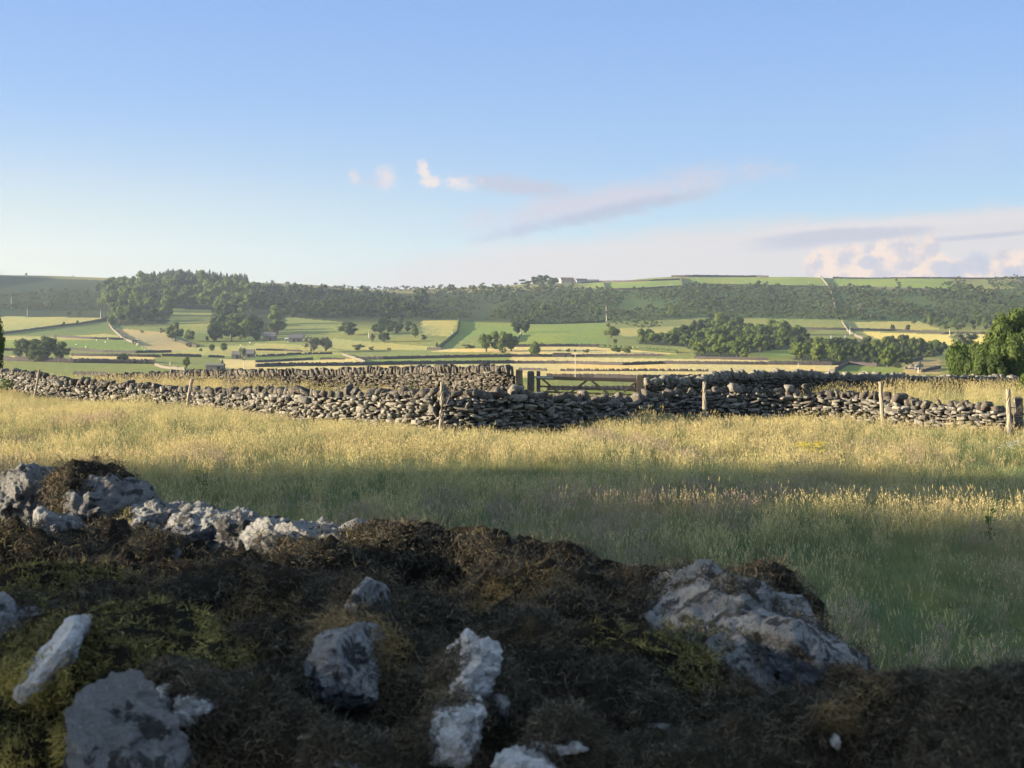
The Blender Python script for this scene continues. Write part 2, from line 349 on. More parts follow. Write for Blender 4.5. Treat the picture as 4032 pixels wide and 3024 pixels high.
HAY = (.47, .39, .175); PALE = (.31, .295, .11); GRN = (.175, .195, .065); LUSH = (.165, .218, .058); YEL = (.55, .455, .15); RGH = (.13, .165, .055)
MOOR = (.070, .098, .036); TOPB = (.16, .155, .07); TAN = (.32, .265, .135)
FLOOR = (.032, .042, .020)
FIELDS = [
 (0, FLOOR, [(870, 470), (880, 370), (960, 300), (1290, 225), (1560, 160), (1650, 200), (2212, 255), (2212, 560), (2212, 755), (1830, 755), (1850, 560), (1830, 480), (1740, 460), (1490, 470), (1430, 600), (1000, 610), (960, 560)]),
 (1, FLOOR, [(-10, 265), (560, 295), (1000, 330), (1440, 350), (1440, 560), (600, 560), (260, 545), (130, 480), (180, 690), (-10, 755)]),
 (2, FLOOR, [(1095, 775), (1100, 700), (1250, 690), (1480, 710), (1700, 640), (2240, 660), (2600, 730), (2440, 825), (2020, 860), (2010, 905), (1600, 885), (1500, 805)]),
 (3, FLOOR, [(225, 915), (250, 830), (690, 850), (860, 800), (1180, 800), (1520, 840), (1490, 880), (1230, 905), (1120, 970), (950, 970), (940, 945), (580, 938)]),  # painted in order: (region, colour, outline in that region's own zoomed picture)
 (0, PALE, [(-900, 530), (860, 550), (920, 562), (600, 612), (300, 652), (-900, 690)]),
 (0, RGH, [(100, 685), (930, 585), (1060, 732), (480, 716), (200, 702)]),
 (0, PALE, [(-900, 690), (480, 718), (900, 690), (1000, 700), (1060, 738), (600, 742), (-900, 760)]),
 (0, LUSH, [(-900, 745), (560, 742), (1070, 742), (1340, 842), (600, 832), (-900, 830)]),
 (0, TAN, [(980, 630), (1440, 678), (1480, 740), (1720, 832), (1350, 852), (1090, 742)]),
 (0, RGH, [(980, 612), (1450, 640), (1440, 680), (990, 640)]),
 (0, GRN, [(1480, 470), (1830, 480), (1830, 690), (1600, 700), (1450, 600)]),
 (0, RGH, [(1490, 740), (1600, 690), (2300, 700), (2300, 780), (1720, 790)]),
 (0, HAY, [(600, 880), (1330, 888), (1330, 930), (640, 926)]), (0, HAY, [(-900, 875), (140, 880), (160, 910), (-900, 910)]),
 (0, GRN, [(-900, 930), (1300, 950), (1500, 985), (2212, 1000), (2212, 1150), (-900, 1100)]),
 (0, PALE, [(1720, 805), (2212, 790), (2212, 895), (1400, 862)]), (0, HAY, [(1900, 905), (2212, 920), (2212, 1000), (1950, 990)]),
 (1, GRN, [(260, 540), (760, 590), (700, 680), (270, 660)]), (1, PALE, [(-10, 770), (560, 790), (700, 835), (-10, 832)]),
 (1, PALE, [(660, 730), (1560, 805), (1500, 830), (800, 832), (600, 800)]),
 (1, PALE, [(1430, 575), (1752, 575), (1700, 720), (1440, 690)]), (1, LUSH, [(1752, 580), (2212, 600), (2212, 720), (1900, 700), (1600, 822)]),
 (1, PALE, [(-10, 835), (720, 835), (740, 870), (-10, 885)]), (1, LUSH, [(-10, 880), (740, 870), (840, 905), (-10, 932)]),
 (1, GRN, [(740, 845), (2212, 850), (2212, 885), (760, 905)]), (1, HAY, [(1650, 820), (2212, 815), (2212, 850), (1500, 845)]),
 (1, HAY, [(-10, 935), (850, 903), (930, 940), (-10, 972)]), (1, LUSH, [(860, 915), (2230, 898), (2230, 942), (930, 946)]),
 (1, HAY, [(-10, 975), (2212, 950), (2212, 1100), (-10, 1100)]),
 (2, LUSH, [(-10, 600), (800, 597), (830, 760), (560, 795), (-10, 790)]), (2, GRN, [(800, 590), (1650, 560), (1650, 640), (900, 760), (830, 760)]),
 (2, PALE, [(920, 640), (1620, 618), (1300, 705), (940, 712)]), (2, HAY, [(-10, 800), (1080, 800), (1430, 860), (1000, 872), (-10, 872)]),
 (2, GRN, [(830, 770), (1050, 778), (1610, 825), (1600, 852), (1430, 850), (1040, 790)]),
 (2, HAY, [(-10, 885), (2230, 918), (2230, 1070), (-10, 1070)]), (2, GRN, [(-10, 1075), (2212, 1075), (2212, 1300), (-10, 1300)]),
 (2, GRN, [(1560, 550), (2230, 555), (2230, 625), (1650, 625)]),
 (2, LUSH, [(430, 258), (800, 250), (1460, 225), (1470, 282), (850, 310)]), (2, LUSH, [(1490, 205), (2240, 195), (2240, 275), (1490, 268)]),
 (2, GRN, [(850, 235), (1330, 200), (1460, 200), (1450, 222), (850, 242)]),
 (3, LUSH, [(-20, 195), (450, 200), (530, 285), (-20, 278)]), (3, LUSH, [(480, 200), (1560, 198), (1650, 312), (560, 297)]),
 (3, GRN, [(1700, 250), (1950, 200), (2140, 300), (1700, 316)]),
 (3, GRN, [(-20, 560), (640, 570), (690, 652), (-20, 640)]), (3, PALE, [(660, 590), (1300, 580), (1500, 655), (720, 652)]),
 (3, GRN, [(380, 660), (690, 660), (830, 745), (420, 755)]), (3, YEL, [(735, 668), (1560, 698), (1620, 800), (1280, 800), (860, 742)]),
 (3, YEL, [(1780, 690), (2300, 700), (2300, 770), (1780, 775)]),
 (3, LUSH, [(-40, 835), (220, 825), (230, 880), (-40, 905)]), (3, HAY, [(-20, 958), (690, 958), (580, 1012), (-20, 1012)]),
 (3, LUSH, [(590, 1015), (700, 960), (950, 978), (1180, 990), (1150, 1030), (590, 1100)]), (3, TAN, [(1180, 965), (1300, 905), (1490, 905), (1490, 1035), (1180, 1035)]),
]
def inpoly(px, py, poly):
    inside = np.zeros(px.shape, bool); n = len(poly)
    for i in range(n):
        (x1, y1), (x2, y2) = poly[i], poly[(i + 1) % n]
        c = ((y1 > py) != (y2 > py)) & (px < (x2 - x1) * (py - y1) / ((y2 - y1) or 1e-9) + x1)
        inside ^= c
    return inside
pxs = np.concatenate([np.linspace(-3000, -420, 40), np.arange(-400, -8, 9), np.arange(-8, 1034, 1.9), np.arange(1036, 1300, 9), np.linspace(1340, 4200, 40)])
Ds = np.concatenate([np.geomspace(.3, 62, 120), np.linspace(64, 430, 60)[:-1]])
rr = np.arange(391, 277, -.62); Dm = [at(512, r).y for r in rr]
Ds = np.unique(np.concatenate([Ds, Dm, [2020, 2060, 2120, 2200, 2400, 2700, 3100]]))
PXg, Dg = np.meshgrid(pxs, Ds)
Xg = (PXg - 512) / F * Dg; Zg = H(Xg, Dg)
ROWg = HR - (Zg - CZ) / Dg * F
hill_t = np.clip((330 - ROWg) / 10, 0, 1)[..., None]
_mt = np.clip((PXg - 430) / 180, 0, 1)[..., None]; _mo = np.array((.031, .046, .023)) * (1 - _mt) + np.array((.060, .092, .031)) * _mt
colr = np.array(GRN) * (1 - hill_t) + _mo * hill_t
top = ((ROWg < np.interp(PXg, [0, 120, 256, 400, 520, 700], [276, 281, 288, 294, 292, 283])) & (Dg > 1300))
colr[top] = TOPB
for k, cc, poly in FIELDS:
    pts = [Z(k, a, b) for a, b in poly]
    jx = PXg + 1.2 * np.sin(ROWg * 1.7) ; m = inpoly(jx, ROWg, pts) & (Dg >= 420)
    colr[m] = np.array(cc)
colr[Dg < 420] = (.15, .17, .055)
nx = len(pxs); NV = PXg.size
colr = colr.reshape(-1, 3); allv = np.stack([Xg, Dg, Zg], -1).reshape(-1, 3)
def _terrain(b, bs):
    at_ = b.n('ShaderNodeAttribute', attribute_name='field_colour').outputs['Color']
    p = pos(b)
    n1 = b.noise(b.vmul(p, (.02, .008, .02)), 1.0, 5, .6); n2 = b.noise(b.vmul(p, (.35, .12, .3)), 1.0, 4, .65); n3 = b.noise(p, 1.4, 4, .7)
    col = b.mix(b.ss(n1, .42, .64), at_, b.mix(1.0, at_, C4(1.22, 1.05, .85), 'MULTIPLY'))
    col = b.mix(b.mul(b.ss(n2, .48, .64), .5), col, b.mix(1.0, at_, C4(.66, .74, .7), 'MULTIPLY'))
    b.put(bs.inputs['Base Color'], col)
    bump(b, bs, b.add(b.mul(n2, 1.0), b.mul(n3, .55)), 1.0, 1.1)
M_LAND = material('pasture_turf', _terrain, 1.0, .05)
def terrain_part(name, lo, hi, label, cat):
    ids = np.where((Ds >= lo) & (Ds <= hi))[0]; r0, r1 = ids[0], ids[-1]
    v = allv[r0 * nx:(r1 + 1) * nx]; n = r1 - r0 + 1
    a = (np.arange(n - 1)[:, None] * nx + np.arange(nx - 1)[None]).ravel()
    f = np.stack([a, a + 1, a + nx + 1, a + nx], -1)
    me = mesh_np(name, v, f, [M_LAND], True)
    ca = me.color_attributes.new('field_colour', 'FLOAT_COLOR', 'POINT')
    ca.data.foreach_set('color', np.concatenate([colr[r0 * nx:(r1 + 1) * nx], np.ones((len(v), 1))], 1).astype(np.float32).ravel())
    return tag(obj(name, me), label, cat, kind='structure')
d1 = Ds[Ds <= 62][-1]; d2 = Ds[Ds <= 430][-1]; d3 = Ds[Ds <= 1160][-1]
terrain_part('meadow', 0, d1, 'turf under the long grass of the near meadow', 'meadow')
terrain_part('slope', d1, d2, 'ground falling away behind the second wall', 'slope')
terrain_part('valley', d2, d3, 'patchwork of green and straw coloured fields on the valley floor', 'valley')
terrain_part('hill', d3, 4000, 'long scrubby hillside closing off the valley', 'hill')
# ------------------------------------------------------------------ drystone walls of the near field
_bmt = bmesh.new(); bmesh.ops.create_cube(_bmt, size=2); bmesh.ops.subdivide_edges(_bmt, edges=_bmt.edges[:], cuts=2, use_grid_fill=True)
TV = np.array([v.co[:] for v in _bmt.verts]); TF = np.array([[v.index for v in f.verts] for f in _bmt.faces]); _bmt.free()
def superq(p, e): return p / (np.sum(np.abs(p) ** e, 1) ** (1 / e))[:, None]
def rotm(ax, ay, az):
    cx, sx, cy, sy, cz, sz = np.cos(ax), np.sin(ax), np.cos(ay), np.sin(ay), np.cos(az), np.sin(az)
    o, z = np.ones_like(cx), np.zeros_like(cx)
    Rx = np.stack([o, z, z, z, cx, -sx, z, sx, cx], -1).reshape(-1, 3, 3)
    Ry = np.stack([cy, z, sy, z, o, z, -sy, z, cy], -1).reshape(-1, 3, 3)
    Rz = np.stack([cz, -sz, z, sz, cz, z, z, z, o], -1).reshape(-1, 3, 3)
    return Rz @ Ry @ Rx
def stones(centers, dims, ax, ay, az, jit=.09):
    n = len(centers); t = superq(TV, 26)
    v = np.repeat(t[None], n, 0)
    sh = RNG.normal(0, .24, (n, 3, 3)); v = v + np.einsum('nij,vj->nvi', sh, t) * .5          # skew each stone
    cutn = RNG.normal(0, 1, (n, 3, 3)); cutn /= np.linalg.norm(cutn, axis=2, keepdims=True)
    for c in range(3):                                                                              # knock corners off
        d = np.einsum('ni,nvi->nv', cutn[:, c], v) - RNG.uniform(.78, 1.15, (n, 1))
        v = v - np.maximum(d, 0)[..., None] * cutn[:, c][:, None]
    v = v + RNG.normal(0, jit, v.shape) * .6
    v = v * (np.asarray(dims)[:, None] / 2)
    v = np.einsum('nij,nvj->nvi', rotm(np.asarray(ax), np.asarray(ay), np.asarray(az)), v) + np.asarray(centers)[:, None]
    f = (TF[None] + (np.arange(n) * len(TV))[:, None, None]).reshape(-1, 4)
    return v.reshape(-1, 3), f
def drystone(name, label, group, pts, thick, mat, messy, cope, matc=None):
    """pts: (px, distance, row of the wall top)"""
    px = np.array([p[0] for p in pts], float); D = np.array([p[1] for p in pts], float); tr = np.array([p[2] for p in pts], float)
    q = np.linspace(px[0], px[-1], 600); Dq = smooth1(np.interp(q, px, D), 31); tq = np.interp(q, px, tr)
    X = (q - 512) / F * Dq; Y = Dq; base = H(X, Y); topz = CZ - (tq - HR) / F * Dq
    s = np.concatenate([[0], np.cumsum(np.hypot(np.diff(X), np.diff(Y)))]); L = s[-1]
    fx, fy, fb, ft = (lambda u, a=a: np.interp(u, s, a) for a in (X, Y, base, topz))
    th = np.arctan2(np.gradient(Y), np.gradient(X)); fth = lambda u: np.interp(u, s, th)
    i = len(q) // 2; org = Vector((X[i], Y[i], base[i]))
    root = bpy.data.objects.new(name, None); COL.objects.link(root); root.location = org
    tag(root, label, 'stone wall', group, 'thing')
    ch = cope['h']
    cs, dims, ax, ay, az = [], [], [], [], []
    for side, dens in ((-1, 1.0), (1, 1.6)):
        z = -.12
        while z < 2.2:
            h = RNG.uniform(.045, .11) * dens * cope.get('course', 1); u = RNG.uniform(0, .3)
            while u < L:
                w = max(h * RNG.uniform(1.5, 5.0), .11) * (1.0 if RNG.random() > .08 else 1.3)
                uc = u + w / 2; lim = ft(uc) - ch - fb(uc)
                if z + h * .6 < lim + .04:
                    t = fth(uc); off = side * (thick / 2 - .11 + RNG.uniform(-.06, .06) * (1 + messy) + .10 * max(0, 1 - z / .9))
                    cs.append((fx(uc) - math.sin(t) * off, fy(uc) + math.cos(t) * off, fb(uc) + z + h / 2 + RNG.normal(0, .015 * messy)))
                    hh = h * RNG.uniform(.75, 1.2) * (RNG.uniform(1.5, 2.3) if RNG.random() < .09 else 1)
                    dims.append((w * (1.0 - .08 * messy), RNG.uniform(.2, .3), hh * (1 - .06 * messy)))
                    ax.append(RNG.normal(0, .10 + .1 * messy)); ay.append(RNG.normal(0, .06 + .16 * messy)); az.append(t + RNG.normal(0, .14 + .30 * messy))
                u += w
            z += h * .97
    v, f = stones(cs, dims, ax, ay, az)
    me = mesh_np('masonry', v - np.array(org), f, [mat]); m_ = obj('masonry', me, root)
    # rubble core
    k = np.arange(0, 600, 6); nrm = np.stack([-np.sin(th[k]), np.cos(th[k])], -1); hw = thick / 2 - .14
    P = np.stack([X[k], Y[k]], -1); lo_, hi_ = base[k] - .3, np.maximum(topz[k] - ch - .03, base[k] + .05)
    ring = [np.column_stack([P + nrm * a * hw, zz]) for a, zz in ((-1, lo_), (-1, hi_), (1, hi_), (1, lo_))]
    v = np.stack(ring, 1).reshape(-1, 3) - np.array(org); n = len(k); a = np.arange(n - 1)[:, None] * 4
    f = np.concatenate([np.concatenate([a + j, a + (j + 1) % 4, a + 4 + (j + 1) % 4, a + 4 + j], 1) for j in range(4)] + [np.array([[0, 1, 2, 3], [4 * n - 1, 4 * n - 2, 4 * n - 3, 4 * n - 4]])])
    obj('rubble_core', mesh_np('rubble_core', v, f, [M_CORE]), root)
    # coping stones set on edge
    u = .1; cp = []
    lean = 0
    while u < L - .05:
        lean = .8 * lean + RNG.normal(0, cope['lean_var'])
        tk = RNG.uniform(*cope['t']); hgt = ch * RNG.uniform(.8, 1.35)
        if RNG.random() > cope.get('gap', 0):
            t = fth(u); block = RNG.random() < cope.get('block', 0)
            d = (tk * (2.1 if block else 1), RNG.uniform(.26, .42), hgt * (.75 if block else 1))
            an = cope['lean'] + lean + RNG.normal(0, cope['jit'])
            cp.append(((fx(u), fy(u), ft(u) - ch + hgt * .42 + RNG.normal(0, cope.get('zj', .01))), d, RNG.normal(0, .12 + .2 * messy), an, t + RNG.normal(0, .2 + .3 * messy)))
            if block: u += tk
        u += tk * cope.get('pitch', .92)
    cp.sort(key=lambda c: c[0][1])
    def cm(lst, o):
        v, f = stones([c[0] for c in lst], [c[1] for c in lst], [c[2] for c in lst], [c[3] for c in lst], [c[4] for c in lst], .07)
        return v - np.array(o), f
    for c in cp[:96]:
        v, f = cm([c], c[0]); obj('coping_stone', mesh_np('coping_stone', v, f, [matc or mat]), root, Vector(c[0]) - org)
    if cp[96:]:
        v, f = cm(cp[96:], org); tag(obj('coping', mesh_np('coping', v, f, [matc or mat]), root), kind='stuff')
    return root
NEARW = [(-60, 75, 366), (-20, 73, 369), (0, 72, 370), (20, 70, 371), (30, 68.5, 373.5), (45, 67, 374.5), (70, 65, 378.5), (95, 63.5, 381), (115, 62.5, 383), (150, 60.5, 384.5), (186, 59, 386.5),
         (225, 56.5, 389), (256, 54, 389), (300, 51, 388.5), (320, 50, 391), (350, 49, 390), (380, 48, 391), (400, 47.3, 388.5), (430, 46.3, 390), (442, 46, 391), (480, 46, 392), (512, 46.3, 390), (530, 46.7, 393),
         (560, 47.5, 394), (590, 48.5, 396), (610, 49, 396), (640, 50, 394), (670, 51, 390.5), (690, 51.3, 391), (705, 51.5, 390), (730, 51.5, 386.5), (745, 51.5, 387), (780, 51.5, 390), (830, 51, 392), (850, 50.7, 391.5),
         (880, 50, 393), (902, 49, 397), (914, 48.6, 401), (930, 48, 402), (945, 47.7, 400), (965, 47, 401), (975, 46.8, 403), (990, 46.5, 404), (1011, 46, 406)]
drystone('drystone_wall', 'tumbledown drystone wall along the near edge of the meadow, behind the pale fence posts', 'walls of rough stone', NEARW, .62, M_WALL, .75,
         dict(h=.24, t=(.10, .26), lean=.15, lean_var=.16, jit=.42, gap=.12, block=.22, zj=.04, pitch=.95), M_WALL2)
SECL = [(95, 88, 376), (125, 86, 374), (160, 83, 372.5), (186, 80, 371), (225, 77, 370.3), (256, 74, 370), (300, 72, 369.5), (330, 71, 368.8), (380, 69, 368), (400, 68, 367.5), (440, 65.5, 366), (470, 64, 366.5), (490, 63, 364.8), (500, 62.5, 364.3), (512, 62.2, 367.5), (514, 62.2, 369)]
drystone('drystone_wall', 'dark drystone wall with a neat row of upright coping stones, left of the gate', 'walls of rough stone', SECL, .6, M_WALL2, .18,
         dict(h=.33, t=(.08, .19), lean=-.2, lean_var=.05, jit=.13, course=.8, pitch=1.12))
SECR = [(645, 62, 377), (662, 62.2, 377), (690, 62.6, 376.5), (705, 63, 375.5), (715, 63.4, 371.5), (730, 64, 371), (745, 64.5, 372), (770, 65.5, 370), (800, 66.5, 370), (830, 68, 371.8), (860, 69.5, 373), (900, 71.5, 374.5), (940, 73, 375.5), (980, 74.5, 375.5), (1015, 76, 376), (1017, 76.2, 377)]
drystone('drystone_wall', 'drystone wall with pale upright coping stones running right from the gate behind long grass', 'walls of rough stone', SECR, .6, M_WALL2, .35,
         dict(h=.34, t=(.12, .26), lean=.14, lean_var=.08, jit=.22, course=.85, pitch=1.1), M_WALL)

# loose boulders on the near wall
def one_stone(name, label, cat, loc, dims, rot, mat=M_WALL, group=None):
    v, f = stones([(0, 0, 0)], [dims], [rot[0]], [rot[1]], [rot[2]], .06)
    return tag(obj(name, mesh_np(name, v, f, [mat]), None, loc), label, cat, group)
one_stone('boulder', 'large pale grey block lying on top of the near wall towards the right', 'stone', P3(789, 388.5, 51.2), (.34, .3, .24), (.1, .2, .3))
one_stone('boulder', 'brown flat-topped block perched on the near wall beside the pale grey block', 'stone', P3(805, 386.5, 51.2), (.25, .25, .22), (.1, -.1, .2), M_WALL2)
one_stone('boulder', 'broad domed stone on the near wall, right of the middle fence post', 'stone', P3(735, 387.5, 51.4), (.42, .34, .26), (.1, .1, .2))
one_stone('boulder', 'pointed pale stone leaning on the near wall below the stone gatepost', 'stone', P3(514, 391.5, 46.6), (.34, .3, .42), (.2, .5, .2))

# fence posts
def fence_post(label, px_b, row_b, px_t, row_t, D, r, group='pale fence posts along the near wall'):
    b_, t_ = P3(px_b, row_b, D), P3(px_t, row_t, D); m = MB()
    d = (t_ - b_); b0 = Vector((0, 0, 0)) - d * .25
    n = 7; pts = [b0 + (d * 1.25) * i / n + Vector((RNG.normal(0, .006), RNG.normal(0, .006), 0)) for i in range(n + 1)]
    m.tube(pts, [r * .8 * (1.08 - .2 * i / n) * RNG.uniform(.94, 1.06) for i in range(n + 1)], 7)
    return tag(obj('fence_post', m.mesh('fence_post', [M_POST]), None, b_), label, 'fence post', group)
fence_post('pale fence post leaning right at the far left end of the near wall', 35, 396, 39.5, 369.5, 64.5, .07)
fence_post('pale fence post leaning right, second from the left along the near wall', 186.5, 411, 192, 378.5, 55.5, .085)
fence_post('brownish fence post with wire stays, in front of the middle of the near wall', 441, 424, 442.3, 382, 44.3, .082)
fence_post('straight pale fence post in front of the wall right of the gate', 704.5, 420, 704.5, 381.8, 49.6, .09)
fence_post('pale fence post leaning left in long grass, second from the right', 882.5, 418, 880.2, 381.5, 48.4, .085)
fence_post('thick pale fence post next to the square stone gatepost at the right edge', 1009.5, 428, 1008, 389.2, 44.6, .095)
for px, rb, rt, rt2, side in ((429, 417, 404, 437, 'left'), (450, 415, 395, 441, 'right')):
    m = MB(); m.tube([P3(rt2, rb + 2, 44.2), P3((px + rt2) / 2, (rb + rt) / 2 + 1.5, 44.35), P3(px, rt, 44.5)], [.012] * 3, 5)
    tag(obj('wire_stay', m.mesh('wire_stay', [M_POST]), None), 'thin crooked stay on the %s of the middle fence post' % side, 'stay')
m = MB()
m.tube([P3(1014.2, 430, 44.9), P3(1013.6, 404, 44.9)], [.018, .016], 6)
for r1, r2 in ((408, 408), (416.5, 417)):
    m.tube([P3(1009, r1 - 1, 44.7), P3(1016, r1, 44.8), P3(1040, r2, 44.8), P3(1075, r2 - 1, 44.6)], [.013] * 4, 5)
tag(obj('wire_fence', m.mesh('wire_fence', [M_WIRE]), None), 'rusty wire strands tied to a metal stake at the right edge', 'fence')
def gatepost(label, px0, px1, rt, D, mat, name, cat, stone=False, depth=.26):
    c = (px0 + px1) / 2; w = (px1 - px0) / F * D; base = float(H((c - 512) / F * D, D)) - .2; topz = CZ - (rt - HR) / F * D; h = topz - base
    o = P3(c, rt, D); loc = Vector((o.x, D, base)); m = MB()
    lv = np.linspace(0, 1, 8); vs = []
    for i, t in enumerate(lv):
        k = 1.0 if not stone else 1.05 - .18 * t * t
        j = .012 if stone else .003
        if i == 7: k *= .8 if stone else .72
        hz = h * t if i < 7 else h
        if i == 6: hz = h * .965
        vs += [(sx * w / 2 * k + RNG.normal(0, j), sy * depth / 2 * k + RNG.normal(0, j), hz) for sx, sy in ((-1, -1), (1, -1), (1, 1), (-1, 1))]
    fs = [(i * 4 + q, i * 4 + (q + 1) % 4, i * 4 + 4 + (q + 1) % 4, i * 4 + 4 + q) for i in range(7) for q in range(4)] + [(28, 29, 30, 31)]
    m.add(vs, fs); return tag(obj(name, m.mesh(name, [mat]), None, loc), label, cat)
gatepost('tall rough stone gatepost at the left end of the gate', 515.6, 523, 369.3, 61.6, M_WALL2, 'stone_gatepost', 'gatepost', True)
gatepost('stout dark wooden post the gate hangs from', 527.3, 534.3, 371, 61.7, M_OLD, 'wooden_gatepost', 'gatepost')
gatepost('brown wooden post with a domed top where the gate closes', 636.6, 643.2, 374.6, 61.7, M_GATE, 'wooden_gatepost', 'gatepost')
gatepost('square grey stone gatepost at the right edge behind the last fence post', 1013.5, 1021.5, 397, 46.0, M_WALL2, 'stone_gatepost', 'gatepost', True, .3)
# the gate
GD = 61.7
gr = bpy.data.objects.new('field_gate', None); COL.objects.link(gr); gr.location = P3(538, 396, GD)
tag(gr, 'brown wooden field gate with diagonal braces and a long iron hinge strap', 'gate')
def gpart(name, segs, mat=M_GATE):
    m = MB()
    for (a, ra, b, rb, w, h, dy) in segs:
        pa, pb = P3(a, ra, GD + dy), P3(b, rb, GD + dy); m.beam(pa - gr.location, pb - gr.location, w, h)
    return obj(name, m.mesh(name, [mat]), gr)
def gx(zx, zy): return 507.9 + zx / 15.55, 360.6 + zy / 15.55
gpart('hanging_stile', [(538.4, 371, 538.4, 400, .09, .16, 0)], M_OLD)
gpart('top_rail', [(536, 377.6, 637, 380.5, .07, .145, 0)])
for r1, r2 in ((386.2, 390.4), (391.6, 395.0), (395.2, 398.2)):
    gpart('rail', [(538, r1, 636.5, r2, .05, .075, .0)])
for a, b in (((540, 290), (840, 545)), ((1225, 312), (930, 530)), ((1300, 312), (1625, 565)), ((1995, 335), (1800, 480))):
    gpart('brace', [(*gx(*a), *gx(*b), .045, .085, -.062)])
gpart('closing_stile', [(635.4, 378.5, 635.4, 398, .08, .08, 0)])
gpart('hinge_strap', [(533.5, 377.0, 553.2, 377.7, .012, .075, -.052)], M_IRON)

# ------------------------------------------------------------------ far field walls, hedges
def field_wall(label, k, line, h=1.35, w=.55, mat=None, gaps=0.0, name='field_wall', lo=430, group='field walls across the valley'):
    P = [Z(k, *p) for p in line]; pts = []
    for (a, b), (c, d) in zip(P[:-1], P[1:]):
        n = max(2, int(math.hypot(c - a, d - b) / 1.3))
        for i in range(n): pts.append((a + (c - a) * i / n, b + (d - b) * i / n))
    pts.append(P[-1])
    W = [at(px, r, lo) for px, r in pts]; org = W[0].copy(); n = len(W); v = []
    for i, p in enumerate(W):
        t = (W[min(i + 1, n - 1)] - W[max(i - 1, 0)]); t.z = 0; t.normalize(); nr = Vector((-t.y, t.x, 0)) * w / 2
        hh = h * RNG.uniform(.82, 1.12) * (1 if RNG.random() > gaps else .35); q = p - org
        v += [q - nr - Vector((0, 0, .6)), q - nr * .8 + Vector((0, 0, hh)), q + nr * .8 + Vector((0, 0, hh * RNG.uniform(.9, 1))), q + nr - Vector((0, 0, .6))]
    f = [(i * 4 + j, i * 4 + (j + 1) % 4, i * 4 + 4 + (j + 1) % 4, i * 4 + 4 + j) for i in range(n - 1) for j in range(4)] + [(0, 1, 2, 3), (4 * n - 1, 4 * n - 2, 4 * n - 3, 4 * n - 4)]
    return tag(obj(name, mesh_np(name, np.array(v), [np.array(f)], [mat or M_FAR]), None, org), label, 'hedge' if 'hedge' in name else 'field wall', group, 'thing')
